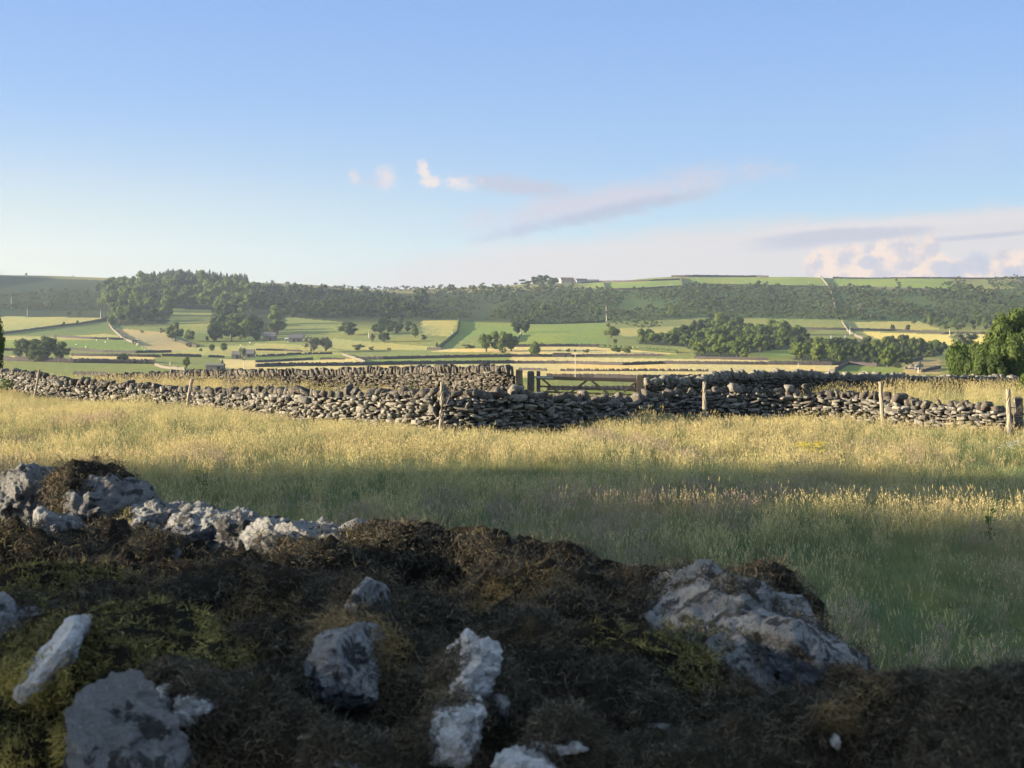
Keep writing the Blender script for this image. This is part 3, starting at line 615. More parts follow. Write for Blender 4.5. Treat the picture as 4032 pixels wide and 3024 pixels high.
WALLS = [
 ('dark wall with small bushes climbing to the telegraph pole below the left wood', 0, [(-60, 700), (50, 690), (300, 655), (520, 625), (700, 606), (930, 562)], 1.6, .6),
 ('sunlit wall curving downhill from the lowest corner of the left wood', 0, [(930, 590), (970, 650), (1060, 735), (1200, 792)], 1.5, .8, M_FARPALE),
 ('short dark wall between two green fields below the left wood', 0, [(480, 718), (800, 735), (1070, 742)], 1.5),
 ('dark wall along the lower edge of the bright green sheep field', 0, [(600, 826), (900, 850), (1180, 856), (1480, 850)], 1.5),
 ('dark wall running out of the left edge above the tree clump', 0, [(-80, 833), (135, 836)], 1.6),
 ('dark wall above the straw strip right of the left tree clump', 0, [(620, 880), (1100, 886), (1390, 892)], 1.5),
 ('thick dark wall with a shadowed verge below the left tree clump', 0, [(-80, 918), (300, 930), (640, 940), (1340, 950)], 2.2, .8),
 ('shaded stretch of wall above the ruined enclosure', 0, [(1400, 884), (1740, 890)], 1.6),
 ('broken stretch of wall left of the twin barns', 0, [(1800, 893), (1940, 897)], 1.4),
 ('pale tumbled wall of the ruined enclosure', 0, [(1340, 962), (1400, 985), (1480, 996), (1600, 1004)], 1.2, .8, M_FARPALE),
 ('dark wall just above the second wall at far left', 0, [(640, 1046), (820, 1050), (1010, 1058)], 1.4),
 ('wall bounding the straw field under the round tree at the left', 0, [(1440, 680), (1500, 742), (1720, 805)], 1.3, .6),
 ('faint wall edging the straw field right of the twin barns', 1, [(0, 833), (230, 836), (400, 846)], 1.2),
 ('broken dark wall in three pieces below the pale tree clump', 1, [(0, 886), (90, 887), (110, 882), (230, 880), (270, 872), (500, 866), (660, 866)], 1.3, .6, None, .15),
 ('short wall slanting down to the long dark wall', 1, [(740, 872), (800, 890), (900, 925), (945, 944)], 1.3, .6, M_FARPALE),
 ('long thick dark wall sweeping right across the middle of the valley', 1, [(870, 914), (1100, 911), (1600, 899), (2215, 889)], 1.7, .7),
 ('thin wall above the straw field at centre left', 1, [(0, 938), (490, 912)], 1.2),
 ('low dark wall beginning beside a white stone at centre left', 1, [(555, 912), (770, 912)], 1.2),
 ('long dark wall just above the coping of the second wall', 1, [(0, 978), (200, 968), (700, 966), (1300, 951), (2215, 945)], 1.6, .7),
 ('hedge line going steeply down the slope beside a telegraph pole', 1, [(1755, 575), (1740, 680), (1650, 760), (1570, 826)], 2.2, 1.6, M_SCRUB, 0, 'hedge'),
 ('short dark wall at the foot of the steep hedge line', 1, [(1480, 827), (1600, 827)], 1.5),
 ('dark wall at the top of the straw field under the single leafy tree', 2, [(-5, 803), (270, 800), (560, 799), (760, 803)], 1.7, .7),
 ('gappy dark hedge slanting down towards the central wood', 2, [(750, 808), (1000, 825), (1200, 842), (1430, 860)], 2.2, 1.2, M_SCRUB, .2, 'hedge'),
 ('dark wall along the foot of the low rusty shed', 2, [(0, 888), (350, 889)], 1.6),
 ('long thin wall running right from the rusty shed', 2, [(510, 888), (1030, 885), (1300, 884)], 1.5),
 ('dark wall crossing the straw fields above the gate', 2, [(-5, 947), (500, 948), (800, 958), (960, 962), (1300, 950), (2215, 957)], 1.5, .7),
 ('thin low wall above the left half of the gate', 2, [(60, 1003), (300, 1010)], 1.1),
 ('thin broken wall above the right half of the gate', 2, [(420, 1012), (760, 1013), (1200, 1012), (1700, 1016)], 1.1, .5, None, .2),
 ('dark wall seen directly behind the top bar of the gate', 2, [(300, 1066), (700, 1070), (1070, 1078), (1700, 1072)], 1.4),
 ('dark wall seen through the lower bars of the gate', 2, [(300, 1204), (560, 1206), (1100, 1208), (1500, 1206)], 1.3),
 ('dark hedge along the foot of the scrub left of the telegraph poles', 2, [(0, 606), (400, 603), (620, 596), (800, 590)], 2.0, 1.5, M_SCRUB, .1, 'hedge'),
 ('short wall going downhill past a pole left of the single leafy tree', 2, [(30, 762), (80, 700)], 1.4),
 ('wall with a dark shadow climbing the hill between the two hilltop pastures', 2, [(1460, 213), (1472, 262), (1482, 320), (1475, 410)], 2.6, 1.2),
 ('short wall dividing the hilltop pasture below the white houses', 2, [(795, 252), (808, 312)], 2.2, 1.0),
 ('wall along the top of the hilltop pasture right of the houses', 2, [(560, 243), (1000, 241), (1450, 223)], 2.0),
 ('dark wall with bushes along the skyline right of centre', 2, [(1380, 199), (1600, 196), (2215, 201)], 2.6, 1.0),
 ('wall between the hilltop pasture and the scrub below it', 2, [(850, 312), (1200, 300), (1470, 283)], 2.0),
 ('straight wall along the bottom of the right hilltop pasture', 2, [(1490, 270), (2215, 275)], 2.0),
 ('low wall in the straw field in front of the central wood', 2, [(1580, 903), (2215, 920)], 1.3),
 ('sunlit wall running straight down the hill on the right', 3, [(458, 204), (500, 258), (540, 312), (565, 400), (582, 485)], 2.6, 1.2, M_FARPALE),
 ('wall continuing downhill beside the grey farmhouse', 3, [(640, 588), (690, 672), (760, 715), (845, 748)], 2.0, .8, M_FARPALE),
 ('dark lane wall above the golden field', 3, [(200, 652), (680, 657), (1100, 667), (1520, 692), (1950, 692)], 1.8, .8),
 ('wall at the bottom of the hilltop pasture on the far right', 3, [(0, 281), (530, 287), (900, 297), (1560, 318)], 2.0),
 ('dark skyline wall on the far right', 3, [(560, 208), (1000, 202), (1500, 199), (2230, 193)], 2.2, 1.0),
 ('dark wall in front of the right-hand wood', 3, [(-5, 954), (560, 962), (700, 958), (945, 972)], 1.7, .7),
 ('wall slanting down towards the second wall at the right', 3, [(690, 957), (640, 985), (585, 1016)], 1.6, .7),
 ('wall near the skyline at the right edge', 3, [(2150, 200), (2230, 300)], 2.0, .8),
 ('rubble bank beside the rocky outcrop at the right', 3, [(1235, 934), (1330, 916)], 1.6, 1.0),
 ('low wall below the rocky outcrop, left of the big trees', 3, [(1330, 1022), (1490, 988)], 1.3),
]
for w_ in WALLS: field_wall(*w_)
# ------------------------------------------------------------------ trees
def ico(sub):
    b = bmesh.new(); bmesh.ops.create_icosphere(b, subdivisions=sub, radius=1)
    v = np.array([q.co[:] for q in b.verts]); f = np.array([[q.index for q in p.verts] for p in b.faces]); b.free(); return v, f
ICO1, ICO2 = ico(1), ico(2)
def crown(seed, nb, nleaf, ls, shape='round', low=.22):
    r = np.random.default_rng(seed); C = []; R = []
    if shape == 'cone':
        for i in range(nb):
            t = (i + .5) / nb; rad = (1 - t) ** .85 * .42 + .03; a = i * 2.4
            C.append((math.cos(a) * rad * .55, math.sin(a) * rad * .55, .06 + t * .92)); R.append(rad * .62 + .02)
    else:
        tries = 0
        while len(C) < nb and tries < 5000:
            tries += 1
            p = r.normal(0, 1, 3); p /= np.linalg.norm(p); p *= r.uniform(.35, 1) ** .5
            cz = .5 + low / 2; c = np.array([p[0] * .36, p[1] * .36, cz + p[2] * (1 - low) * .40])
            rad = r.uniform(.10, .19) * (1.0 if shape == 'round' else .9)
            if shape == 'tall': c[0] *= .8 * (1.25 - c[2] * .7); c[1] *= .8 * (1.25 - c[2] * .7)
            if c[2] + rad > 1.02: continue
            C.append(c); R.append(rad)
    C = np.array(C); R = np.array(R); lv = []
    w = R ** 2 / (R ** 2).sum()
    for c, rad, k in zip(C, R, w):
        n = max(6, int(nleaf * k)); d = r.normal(0, 1, (n, 3)); d /= np.linalg.norm(d, axis=1, keepdims=True)
        p = c + d * rad * r.uniform(.72, 1.12, (n, 1)) * np.array([1, 1, .9])
        inside = np.zeros(n, bool)
        for c2, r2 in zip(C, R):
            if c2 is not c: inside |= (np.linalg.norm(p - c2, axis=1) < r2 * .72)
        p, d = p[~inside], d[~inside]; n = len(p)
        if not n: continue
        nn = d + r.normal(0, .55, (n, 3)); nn /= np.linalg.norm(nn, axis=1, keepdims=True)
        t = np.cross(nn, r.normal(0, 1, (n, 3))); t /= np.linalg.norm(t, axis=1, keepdims=True); b = np.cross(nn, t)
        s = ls * r.uniform(.55, 1.35, (n, 1))
        lv.append(np.stack([p - t * s, p - b * s * .62, p + t * s, p + b * s * .62], 1))
    lv = np.concatenate(lv); n = len(lv)
    f4 = np.arange(n * 4).reshape(-1, 4)
    cv = (ICO1[0][None] * R[:, None, None] * .80 + C[:, None]).reshape(-1, 3); cf = (ICO1[1][None] + (np.arange(len(C)) * len(ICO1[0]))[:, None, None]).reshape(-1, 3) + n * 4
    return np.concatenate([lv.reshape(-1, 3), cv]), [f4, cf]
def trunk_mesh(seed, hw=.05):
    r = np.random.default_rng(seed); m = MB()
    m.tube([(0, 0, -.06), (.004, 0, .08), (.01, .01, .25), (0, .01, .5), (.02, 0, .72)], [hw * 1.3, hw, hw * .8, hw * .55, hw * .2], 7)
    for i in range(6):
        a = r.uniform(0, 6.28); z = r.uniform(.22, .5); L = r.uniform(.18, .32)
        m.tube([(0, 0, z), (math.cos(a) * L * .5, math.sin(a) * L * .5, z + .08), (math.cos(a) * L, math.sin(a) * L, z + .2)], [hw * .5, hw * .32, hw * .1], 5)
    return m.mesh('trunk', [M_BARK])
TR = [trunk_mesh(1), trunk_mesh(2, .04)]
PROTO = {}
def proto(key, n, nb, nleaf, ls, shape, low, mat):
    PROTO[key] = []
    for i in range(n):
        v, f = crown(sum(map(ord, key)) * 7 + i, nb, nleaf, ls, shape, low)
        PROTO[key].append((mesh_np('crown', v, f, [mat]), v, f, mat))
proto('round', 5, 24, 1900, .036, 'round', .04, M_LEAF)
proto('dark', 3, 24, 1900, .036, 'round', .03, M_LEAFD)
proto('pale', 2, 24, 1500, .034, 'round', .08, M_LEAFP)
proto('tall', 3, 22, 1700, .038, 'tall', .04, M_LEAF)
proto('bush', 3, 14, 700, .055, 'round', .0, M_SCRUB)
proto('cone', 2, 12, 700, .05, 'cone', 0, M_CONIF)
proto('big', 3, 46, 15000, .018, 'round', .10, M_LEAFN)
proto('bigbright', 2, 34, 9000, .021, 'tall', .06, M_LEAFB)
proto('bigdark', 2, 44, 12000, .018, 'round', .08, M_LEAFD)
TCOUNT = [0]
def tree(label, k, zx, zy, w, h, kind='round', group=None, name=None, D=None, parts=True, cat='tree', sink=.0):
    px, row = Z(k, zx, zy) if k is not None else (zx, zy)
    if k is not None: w, h = w / 8.64, h / 8.64
    if D is None: p = at(px, row)
    else:
        p = P3(px, row, D)
        if D < 430: p.z = float(H(p.x, p.y)); h = (CZ - (row - h - HR) / F * D - p.z) / D * F
    wm, hm = w / F * p.y, h / F * p.y
    i = TCOUNT[0]; TCOUNT[0] += 1
    me = PROTO[kind][i % len(PROTO[kind])][0]; name = name or {'cone': 'conifer', 'bush': 'bush'}.get(kind, 'tree')
    rz = RNG.uniform(0, 6.28); loc = p - Vector((0, 0, .03 * hm + sink)); sc = (wm, wm, hm * 1.03)
    if parts and kind != 'bush' and h > 8.5:
        o = bpy.data.objects.new(name, None); COL.objects.link(o); o.location = loc; o.rotation_euler = (0, 0, rz); o.scale = sc
        obj('trunk', TR[i % 2], o); obj('crown', me, o)
    else: o = obj(name, me, None, loc, rz, sc)
    return tag(o, label, cat, group)
# single trees of the valley: label, region, x, base, width, height, kind
ONE = [
 ('dense dark tree at the left of the clump near the left edge', 0, 235, 915, 230, 205, 'dark'), ('widest tree in the middle of the dark clump near the left edge', 0, 385, 925, 260, 215, 'dark'),
 ('smaller tree at the right end of the dark clump near the left edge', 0, 530, 920, 160, 160, 'dark'), ('low dark bush filling the front of the clump near the left edge', 0, 330, 930, 240, 110, 'bush'),
 ('small leaning tree on the thick dark wall right of the left clump', 0, 1060, 938, 98, 80, 'round'), ('small round tree beside the ruined enclosure', 0, 1610, 985, 92, 95, 'tall'),
 ('little bush on the sunlit curving wall, lower of two', 0, 1165, 782, 52, 45, 'bush'), ('little bush on the sunlit curving wall, upper of two', 0, 1090, 747, 40, 34, 'bush'),
 ('left bush of the pair on the wall under the left telegraph pole', 0, 550, 624, 48, 40, 'bush'), ('right bush of the pair on the wall under the left telegraph pole', 0, 670, 614, 42, 46, 'tall'),
 ('well rounded tree standing alone at the top of the tan field', 0, 1515, 752, 155, 168, 'round'), ('open spreading tree just right of the rounded tree over the tan field', 0, 1640, 748, 112, 92, 'round'),
 ('small tree left of the tall lit trees under the left wood', 0, 1790, 752, 42, 48, 'tall'), ('bush in the rough strip above the tan field', 0, 1400, 682, 62, 46, 'bush'), ('flat bush in the rough strip left of centre', 0, 1225, 682, 46, 25, 'bush'),
 ('left of the small bushes in a row on the tan field edge', 0, 1635, 805, 62, 42, 'bush'), ('tiny bush on the tan field edge', 0, 1700, 808, 42, 30, 'bush'), ('grey low bush below the tan field edge', 0, 1735, 842, 46, 30, 'bush'),
 ('rounded bush above the twin barns, left of two', 0, 1828, 838, 74, 62, 'bush'), ('taller rounded bush above the twin barns, right of two', 0, 1935, 842, 76, 82, 'tall'),
 ('airy tree standing in front of the twin barns', 0, 2092, 912, 74, 112, 'pale'), ('tree at the upper end of the sunlit curving wall', 0, 962, 612, 78, 80, 'round'),
 ('small tree below the scrub at left, left of two', 0, 595, 532, 42, 46, 'round'), ('small tree below the scrub at left, right of two', 0, 690, 532, 56, 46, 'bush'),
 ('pale round tree in the scrub above the left telegraph poles', 0, 410, 468, 66, 66, 'pale'), ('lit tree at the left foot of the wooded spur', 0, 850, 335, 76, 86, 'round'), ('bush left of the wooded spur on the dark slope', 0, 755, 345, 56, 50, 'bush'),
 ('tall sunlit tree in front of the dark farm sheds', 1, 185, 692, 172, 128, 'round'), ('sunlit tree behind the one by the farm sheds', 1, 165, 605, 130, 120, 'round'), ('tree uphill of the two sunlit ones by the farm sheds', 1, 165, 520, 120, 80, 'round'),
 ('pale grey-green tree at the left of the pale clump', 1, 475, 842, 165, 138, 'pale'), ('pale grey-green tree at the right of the pale clump', 1, 600, 840, 135, 128, 'pale'),
 ('wide dark domed tree in the middle of the valley slope', 1, 800, 702, 200, 116, 'dark'), ('compact dark tree right of the bare grey tree', 1, 1105, 758, 108, 90, 'dark'),
 ('tree with a visible trunk left of the steep hedge line', 1, 1375, 720, 92, 102, 'tall'), ('rounded bush beside the tree with a visible trunk', 1, 1450, 746, 74, 54, 'bush'), ('low wide dark bush in the pale rough field', 1, 885, 832, 142, 58, 'bush'),
 ('bare greyish tree beside a telegraph pole', 1, 1002, 762, 52, 78, 'pale'), ('small tree at the foot of the steep hedge line', 1, 1565, 810, 44, 48, 'tall'), ('tiny bush above the straw field in the middle', 1, 1150, 833, 42, 26, 'bush'), ('low bush right of the bare greyish tree', 1, 1000, 832, 60, 36, 'bush'),
 ('flat dark bush left of the three joined trees', 1, 1830, 815, 150, 36, 'bush'), ('left tree of three joined round trees at the centre', 1, 1990, 843, 155, 158, 'round'), ('middle and largest of three joined round trees at the centre', 1, 2110, 842, 180, 182, 'round'),
 ('right tree of three joined round trees at the centre', 1, 2205, 838, 130, 150, 'round'), ('small bush at the foot of the three joined trees', 1, 2140, 858, 62, 46, 'bush'),
 ('single leafy tree standing alone by the rusty shed', 2, 195, 888, 138, 146, 'tall'), ('small bush behind the single leafy tree', 2, 250, 797, 46, 36, 'bush'), ('left of two dark trees beside a pole left of the green field', 2, 38, 684, 92, 98, 'dark'), ('right of two dark trees beside a pole left of the green field', 2, 120, 682, 86, 102, 'dark'),
 ('grey domed tree below the telegraph poles', 2, 857, 722, 142, 98, 'round'), ('small dark tree under the grey domed tree', 2, 890, 772, 62, 44, 'bush'), ('bush behind the grey domed tree', 2, 830, 632, 52, 42, 'bush'),
 ('left bush in the straw field behind the rusty shed', 2, 485, 848, 62, 32, 'bush'), ('smallest bush in the straw field behind the rusty shed', 2, 545, 848, 36, 26, 'bush'), ('widest bush in the straw field behind the rusty shed', 2, 640, 852, 82, 32, 'bush'), ('faint scrub behind the roof of the rusty shed', 2, 410, 842, 42, 18, 'bush'),
 ('left of two round bushes on the gappy hedge', 2, 900, 858, 92, 64, 'round'), ('right of two round bushes on the gappy hedge', 2, 992, 862, 92, 64, 'round'), ('tiny bush at the left end of the central wood', 2, 570, 797, 32, 18, 'bush'),
 ('sunlit tree in the scrub right of the telegraph poles', 2, 1388, 542, 104, 86, 'round'), ('narrow tree left of the telegraph poles in the scrub', 2, 745, 542, 62, 96, 'tall'), ('pair of narrow trees in the scrub left of the poles', 2, 680, 528, 48, 74, 'tall'), ('pale tree high in the scrub under the white houses', 2, 540, 455, 72, 66, 'round'), ('pale leaning tree high in the scrub under the white houses', 2, 565, 405, 60, 50, 'round'),
 ('hilltop tree at the left of the clump by the white houses', 2, 195, 262, 90, 66, 'dark'), ('tallest hilltop tree of the clump by the white houses', 2, 270, 262, 104, 90, 'dark'), ('hilltop tree next to the left white house', 2, 350, 272, 110, 72, 'dark'), ('smooth green hilltop bush left of the clump', 2, 110, 268, 130, 52, 'bush'), ('small skyline bush at the left end of the hilltop clump', 2, 30, 262, 52, 22, 'bush'),
 ('left of two small dark trees above the golden field', 3, 1075, 664, 44, 60, 'dark'), ('right of two small dark trees above the golden field', 3, 1210, 664, 62, 56, 'dark'), ('narrow pale tree in the scrub on the right slope', 3, 800, 505, 56, 86, 'pale'), ('small yellowish tree low in the scrub on the right slope', 3, 895, 558, 44, 44, 'pale'),
 ('tall sunlit tree in front of the right-hand wood at its left end', 3, 290, 918, 155, 155, 'round'), ('narrow bright tree in front of the right-hand wood', 3, 632, 938, 112, 126, 'tall'), ('dome-shaped dark tree in front of the right-hand wood at its right end', 3, 1032, 975, 152, 168, 'round'),
 ('small pale bush by the rocky outcrop', 3, 1210, 965, 84, 78, 'round'), ('dark tree left of the grey farmhouse', 3, 515, 800, 112, 66, 'dark'), ('round tree near the left end of the right-hand wood', 3, 415, 924, 132, 122, 'round'),
 ('line of low bushes right of the right-hand wood', 3, 1400, 895, 135, 70, 'bush'), ('bushes at the foot of the dome-shaped dark tree', 3, 1120, 985, 90, 36, 'bush'),
 ('skyline bush left of centre, biggest of its row', 1, 145, 254, 52, 30, 'bush'), ('tiny skyline bush left of the biggest one', 1, 95, 250, 22, 16, 'bush'), ('flat skyline bush right of the biggest one', 1, 275, 260, 54, 24, 'bush'), ('small skyline bush above the middle woods', 1, 335, 262, 27, 18, 'bush'),
 ('round skyline bush left of the hilltop trees', 1, 1955, 282, 56, 44, 'bush'), ('small upright skyline bush in the middle', 1, 1392, 292, 17, 24, 'bush'), ('low skyline bush near the middle', 1, 1225, 292, 32, 14, 'bush'), ('low row of skyline bushes right of the round one', 1, 2095, 272, 90, 20, 'bush'),
 ('tiny skyline bush at the far left', 0, 228, 180, 28, 24, 'bush'), ('tiny skyline bush left of the wooded spur', 0, 630, 190, 22, 12, 'bush'),
 ('dark thicket on the hilltop pasture at the right, upper of two', 3, 1108, 236, 40, 30, 'bush'), ('dark thicket on the hilltop pasture at the right, lower of two', 3, 1130, 268, 56, 32, 'bush'),
]
for t in ONE:
    k_ = 1.12 if t[5] > 60 else 1.0; tree(t[0], t[1], t[2], t[3], t[4] * k_, t[5] * (1.06 if k_ > 1 else 1), t[6])
tree('hazy grey-green tree beyond the big trees, in front of the golden field', None, 964, 346, 29, 15.5, 'pale', D=760)
def near(label, px, D, top, w, kind, name='tree', cat='tree', group=None):
    p = g(px, D); h = CZ - (top - HR) / F * D - p.z; wm = w / F * D
    o = bpy.data.objects.new(name, None); COL.objects.link(o); i = TCOUNT[0]; TCOUNT[0] += 1
    o.location = p - Vector((0, 0, .05 * h)); o.scale = (wm, wm, h * 1.04); o.rotation_euler = (0, 0, RNG.uniform(0, 6.28))
    obj('trunk', TR[i % 2], o); obj('crown', PROTO[kind][i % len(PROTO[kind])][0], o)
    return tag(o, label, cat, group)
near('leafy bright green tree, leftmost of the big trees at the right edge', 960, 165, 336, 48, 'bigbright')
near('second bright tree rising behind the leftmost big tree', 978, 172, 335, 42, 'bigbright')
near('olive tree between the bright trees and the tallest tree at right', 976, 150, 343, 50, 'bigdark')
near('tallest dense tree at the right edge of the photograph', 1022, 150, 303, 84, 'big')
near('dense tree in front of the tallest one at the right edge', 1004, 140, 330, 62, 'big')
near('dark lower tree closing the gap under the tallest tree at right', 990, 138, 350, 40, 'bigdark')
near('bright green shrub behind the second wall at the right edge', 1026, 68, 371, 26, 'bigbright', 'shrub', 'shrub')
near('leafy tree mostly outside the left edge, its outer twigs showing', -25, 95, 292, 62, 'big')
# ---- woods: one tree each, placed over the outline of the wood
def polysample(k, poly, step, ry=.55, seed=0):
    pts = [Z(k, *p) for p in poly]; xs = [p[0] for p in pts]; ys = [p[1] for p in pts]; r = np.random.default_rng(seed)
    got = []
    for _ in range(int(60 * (max(xs) - min(xs)) * (max(ys) - min(ys)) / step ** 2)):
        x, y = r.uniform(min(xs), max(xs)), r.uniform(min(ys), max(ys))
        if not inpoly(np.array([x]), np.array([y]), pts)[0]: continue
        if all(((x - a) / step) ** 2 + ((y - b) / (step * ry)) ** 2 > 1 for a, b in got): got.append((x, y))
    return sorted(got, key=lambda q: q[1])
def wood(label, group, k, poly, step, wpx, asp, kinds, seed, cat='tree'):
    for x, y in polysample(k, poly, step, .55, seed):
        s = wpx * RNG.uniform(.75, 1.25)
        tree(label, None, x, y, s, s * asp * RNG.uniform(.85, 1.2), kinds[RNG.integers(len(kinds))], group, parts=s > 9.5, cat=cat)
wood('rounded tree crown packed into the wood on the left hillside', 'trees of the wood on the left hillside', 0,
     [(880, 470), (900, 380), (980, 330), (1160, 290), (1320, 300), (1650, 290), (1830, 290), (2000, 320), (2212, 330), (2212, 480), (2000, 560), (1830, 490), (1740, 460), (1480, 480), (1430, 590), (1000, 610), (965, 560), (1000, 480)], 7.0, 16.5, .95, ['round', 'round', 'tall', 'dark'], 3)
wood('dark spiky conifer on the crest above the left wood', 'conifers on the crest of the left wood', 0,
     [(1300, 230), (1400, 190), (1560, 175), (1650, 200), (1900, 215), (2140, 250), (2120, 290), (1800, 280), (1480, 290), (1340, 290)], 2.9, 5.2, 1.6, ['cone'], 4)
wood('big rounded tree in the belt below the left wood', 'trees of the belt below the left wood', 0,
     [(1830, 755), (1850, 640), (1880, 560), (1960, 570), (2010, 640), (2215, 640), (2215, 755)], 8.5, 19, .95, ['round', 'round', 'dark'], 5)
wood('dark crown in the small copse right of the domed tree', 'trees of the dark copse on the slope', 1,
     [(1010, 690), (1040, 620), (1130, 590), (1300, 600), (1370, 650), (1330, 690)], 6, 9.5, .8, ['dark'], 6)
wood('rounded crown in the large wood right of centre', 'trees of the central wood', 2,
     [(1095, 775), (1130, 745), (1480, 750), (1560, 720), (1700, 660), (1850, 640), (2212, 690), (2460, 715), (2600, 750), (2440, 820), (2020, 860), (2010, 905), (1620, 885), (1500, 805)], 7.4, 16, .88, ['round', 'round', 'dark', 'round'], 7)
wood('dense dark crown in the wood below the grey farmhouse', 'trees of the wood below the grey farmhouse', 3,
     [(225, 915), (250, 850), (560, 840), (690, 860), (860, 830), (1180, 830), (1280, 855), (1520, 850), (1490, 880), (1230, 905), (1120, 970), (950, 970), (940, 945), (580, 938), (300, 922)], 7.8, 17, .95, ['dark', 'round', 'dark'], 8)
wood('small round tree lower in the rough patch on the right slope', 'small trees on the rough patch of the right slope', 3,
     [(1240, 600), (1560, 560), (1990, 560), (1990, 650), (1520, 660)], 5.5, 7, .9, ['dark', 'round'], 9)
# ---- scrub and far hanging woods nobody could count
def mass(name, label, k, polys, step, wpx, asp, kinds, mat, seed, patchy=0):
    V, F4, F3 = [], [], []; o = 0
    for kk, poly in polys:
        for x, y in polysample(kk, poly, step, .6, seed):
            dn = mnoise.fractal(Vector((x * .018, y * .07, seed)), .9, 2.0, 3)
            if patchy and dn < -.42: continue
            p = at(x, y); s = wpx * (1 + .55 * max(-.5, min(.8, dn)) * patchy) * RNG.uniform(.5, 1.45) * (1.6 if RNG.random() < .06 else 1); w = s / F * p.y; kd = kinds[RNG.integers(len(kinds))]; v, f = LOWP[kd][RNG.integers(3)]
            a = RNG.uniform(0, 6.28); ca, sa = math.cos(a), math.sin(a)
            q = np.column_stack([(v[:, 0] * ca - v[:, 1] * sa) * w + p.x, (v[:, 0] * sa + v[:, 1] * ca) * w + p.y, v[:, 2] * w * asp * RNG.uniform(.8, 1.25) + p.z - .3])
            V.append(q); F4.append(f[0] + o); F3.append(f[1] + o); o += len(q)
    return tag(obj(name, mesh_np(name, np.concatenate(V), [np.concatenate(F4), np.concatenate(F3)], [mat])), label, name.replace('_', ' '), kind='stuff')
LOWP = {'b': [crown(70 + i, 7, 150, .10, 'round', 0.0) for i in range(3)], 't': [crown(80 + i, 9, 170, .085, 'round', .05) for i in range(3)]}
mass('hanging_wood', 'dark shaded wood hanging on the middle of the long hillside', 1,
     [(1, [(-10, 315), (400, 335), (560, 350), (1000, 372), (1480, 385), (1440, 560), (1000, 560), (600, 560), (260, 545), (130, 480), (-10, 480)])], 4.0, 9.0, .85, ['t'], M_LEAFD, 11)
mass('hillside_scrub', 'scattered bushes and bracken over the long hillside', 1,
     [(1, [(1440, 330), (2212, 310), (2212, 570), (1440, 560)]), (2, [(-5, 300), (420, 300), (850, 330), (1470, 310), (1460, 560), (800, 580), (-5, 600)]),
      (2, [(1480, 300), (2220, 290), (2220, 550), (1470, 550)]), (3, [(-5, 290), (530, 300), (1640, 325), (2240, 300), (2240, 600), (1560, 560), (1240, 570), (650, 570), (-5, 555)])], 3.1, 5.6, .8, ['b', 't'], M_SCRUB, 12, 1)
mass('moor_scrub', 'thin dark scrub on the shaded slope at the left', 0,
     [(0, [(-30, 350), (700, 320), (860, 360), (860, 500), (-30, 480)]), (0, [(980, 615), (1480, 545), (1440, 600), (1010, 625)]), (3, [(1500, 280), (1640, 215), (1700, 240), (1680, 300)]), (3, [(1880, 230), (2150, 205), (2220, 290), (1960, 300)]),
      (1, [(520, 290), (2212, 300), (2212, 325), (520, 315)]), (2, [(850, 600), (1300, 560), (1300, 640), (1080, 640)]), (2, [(1640, 590), (1860, 590), (1860, 625), (1700, 640)])], 3.3, 4.3, .8, ['b', 't'], M_SCRUB, 13)

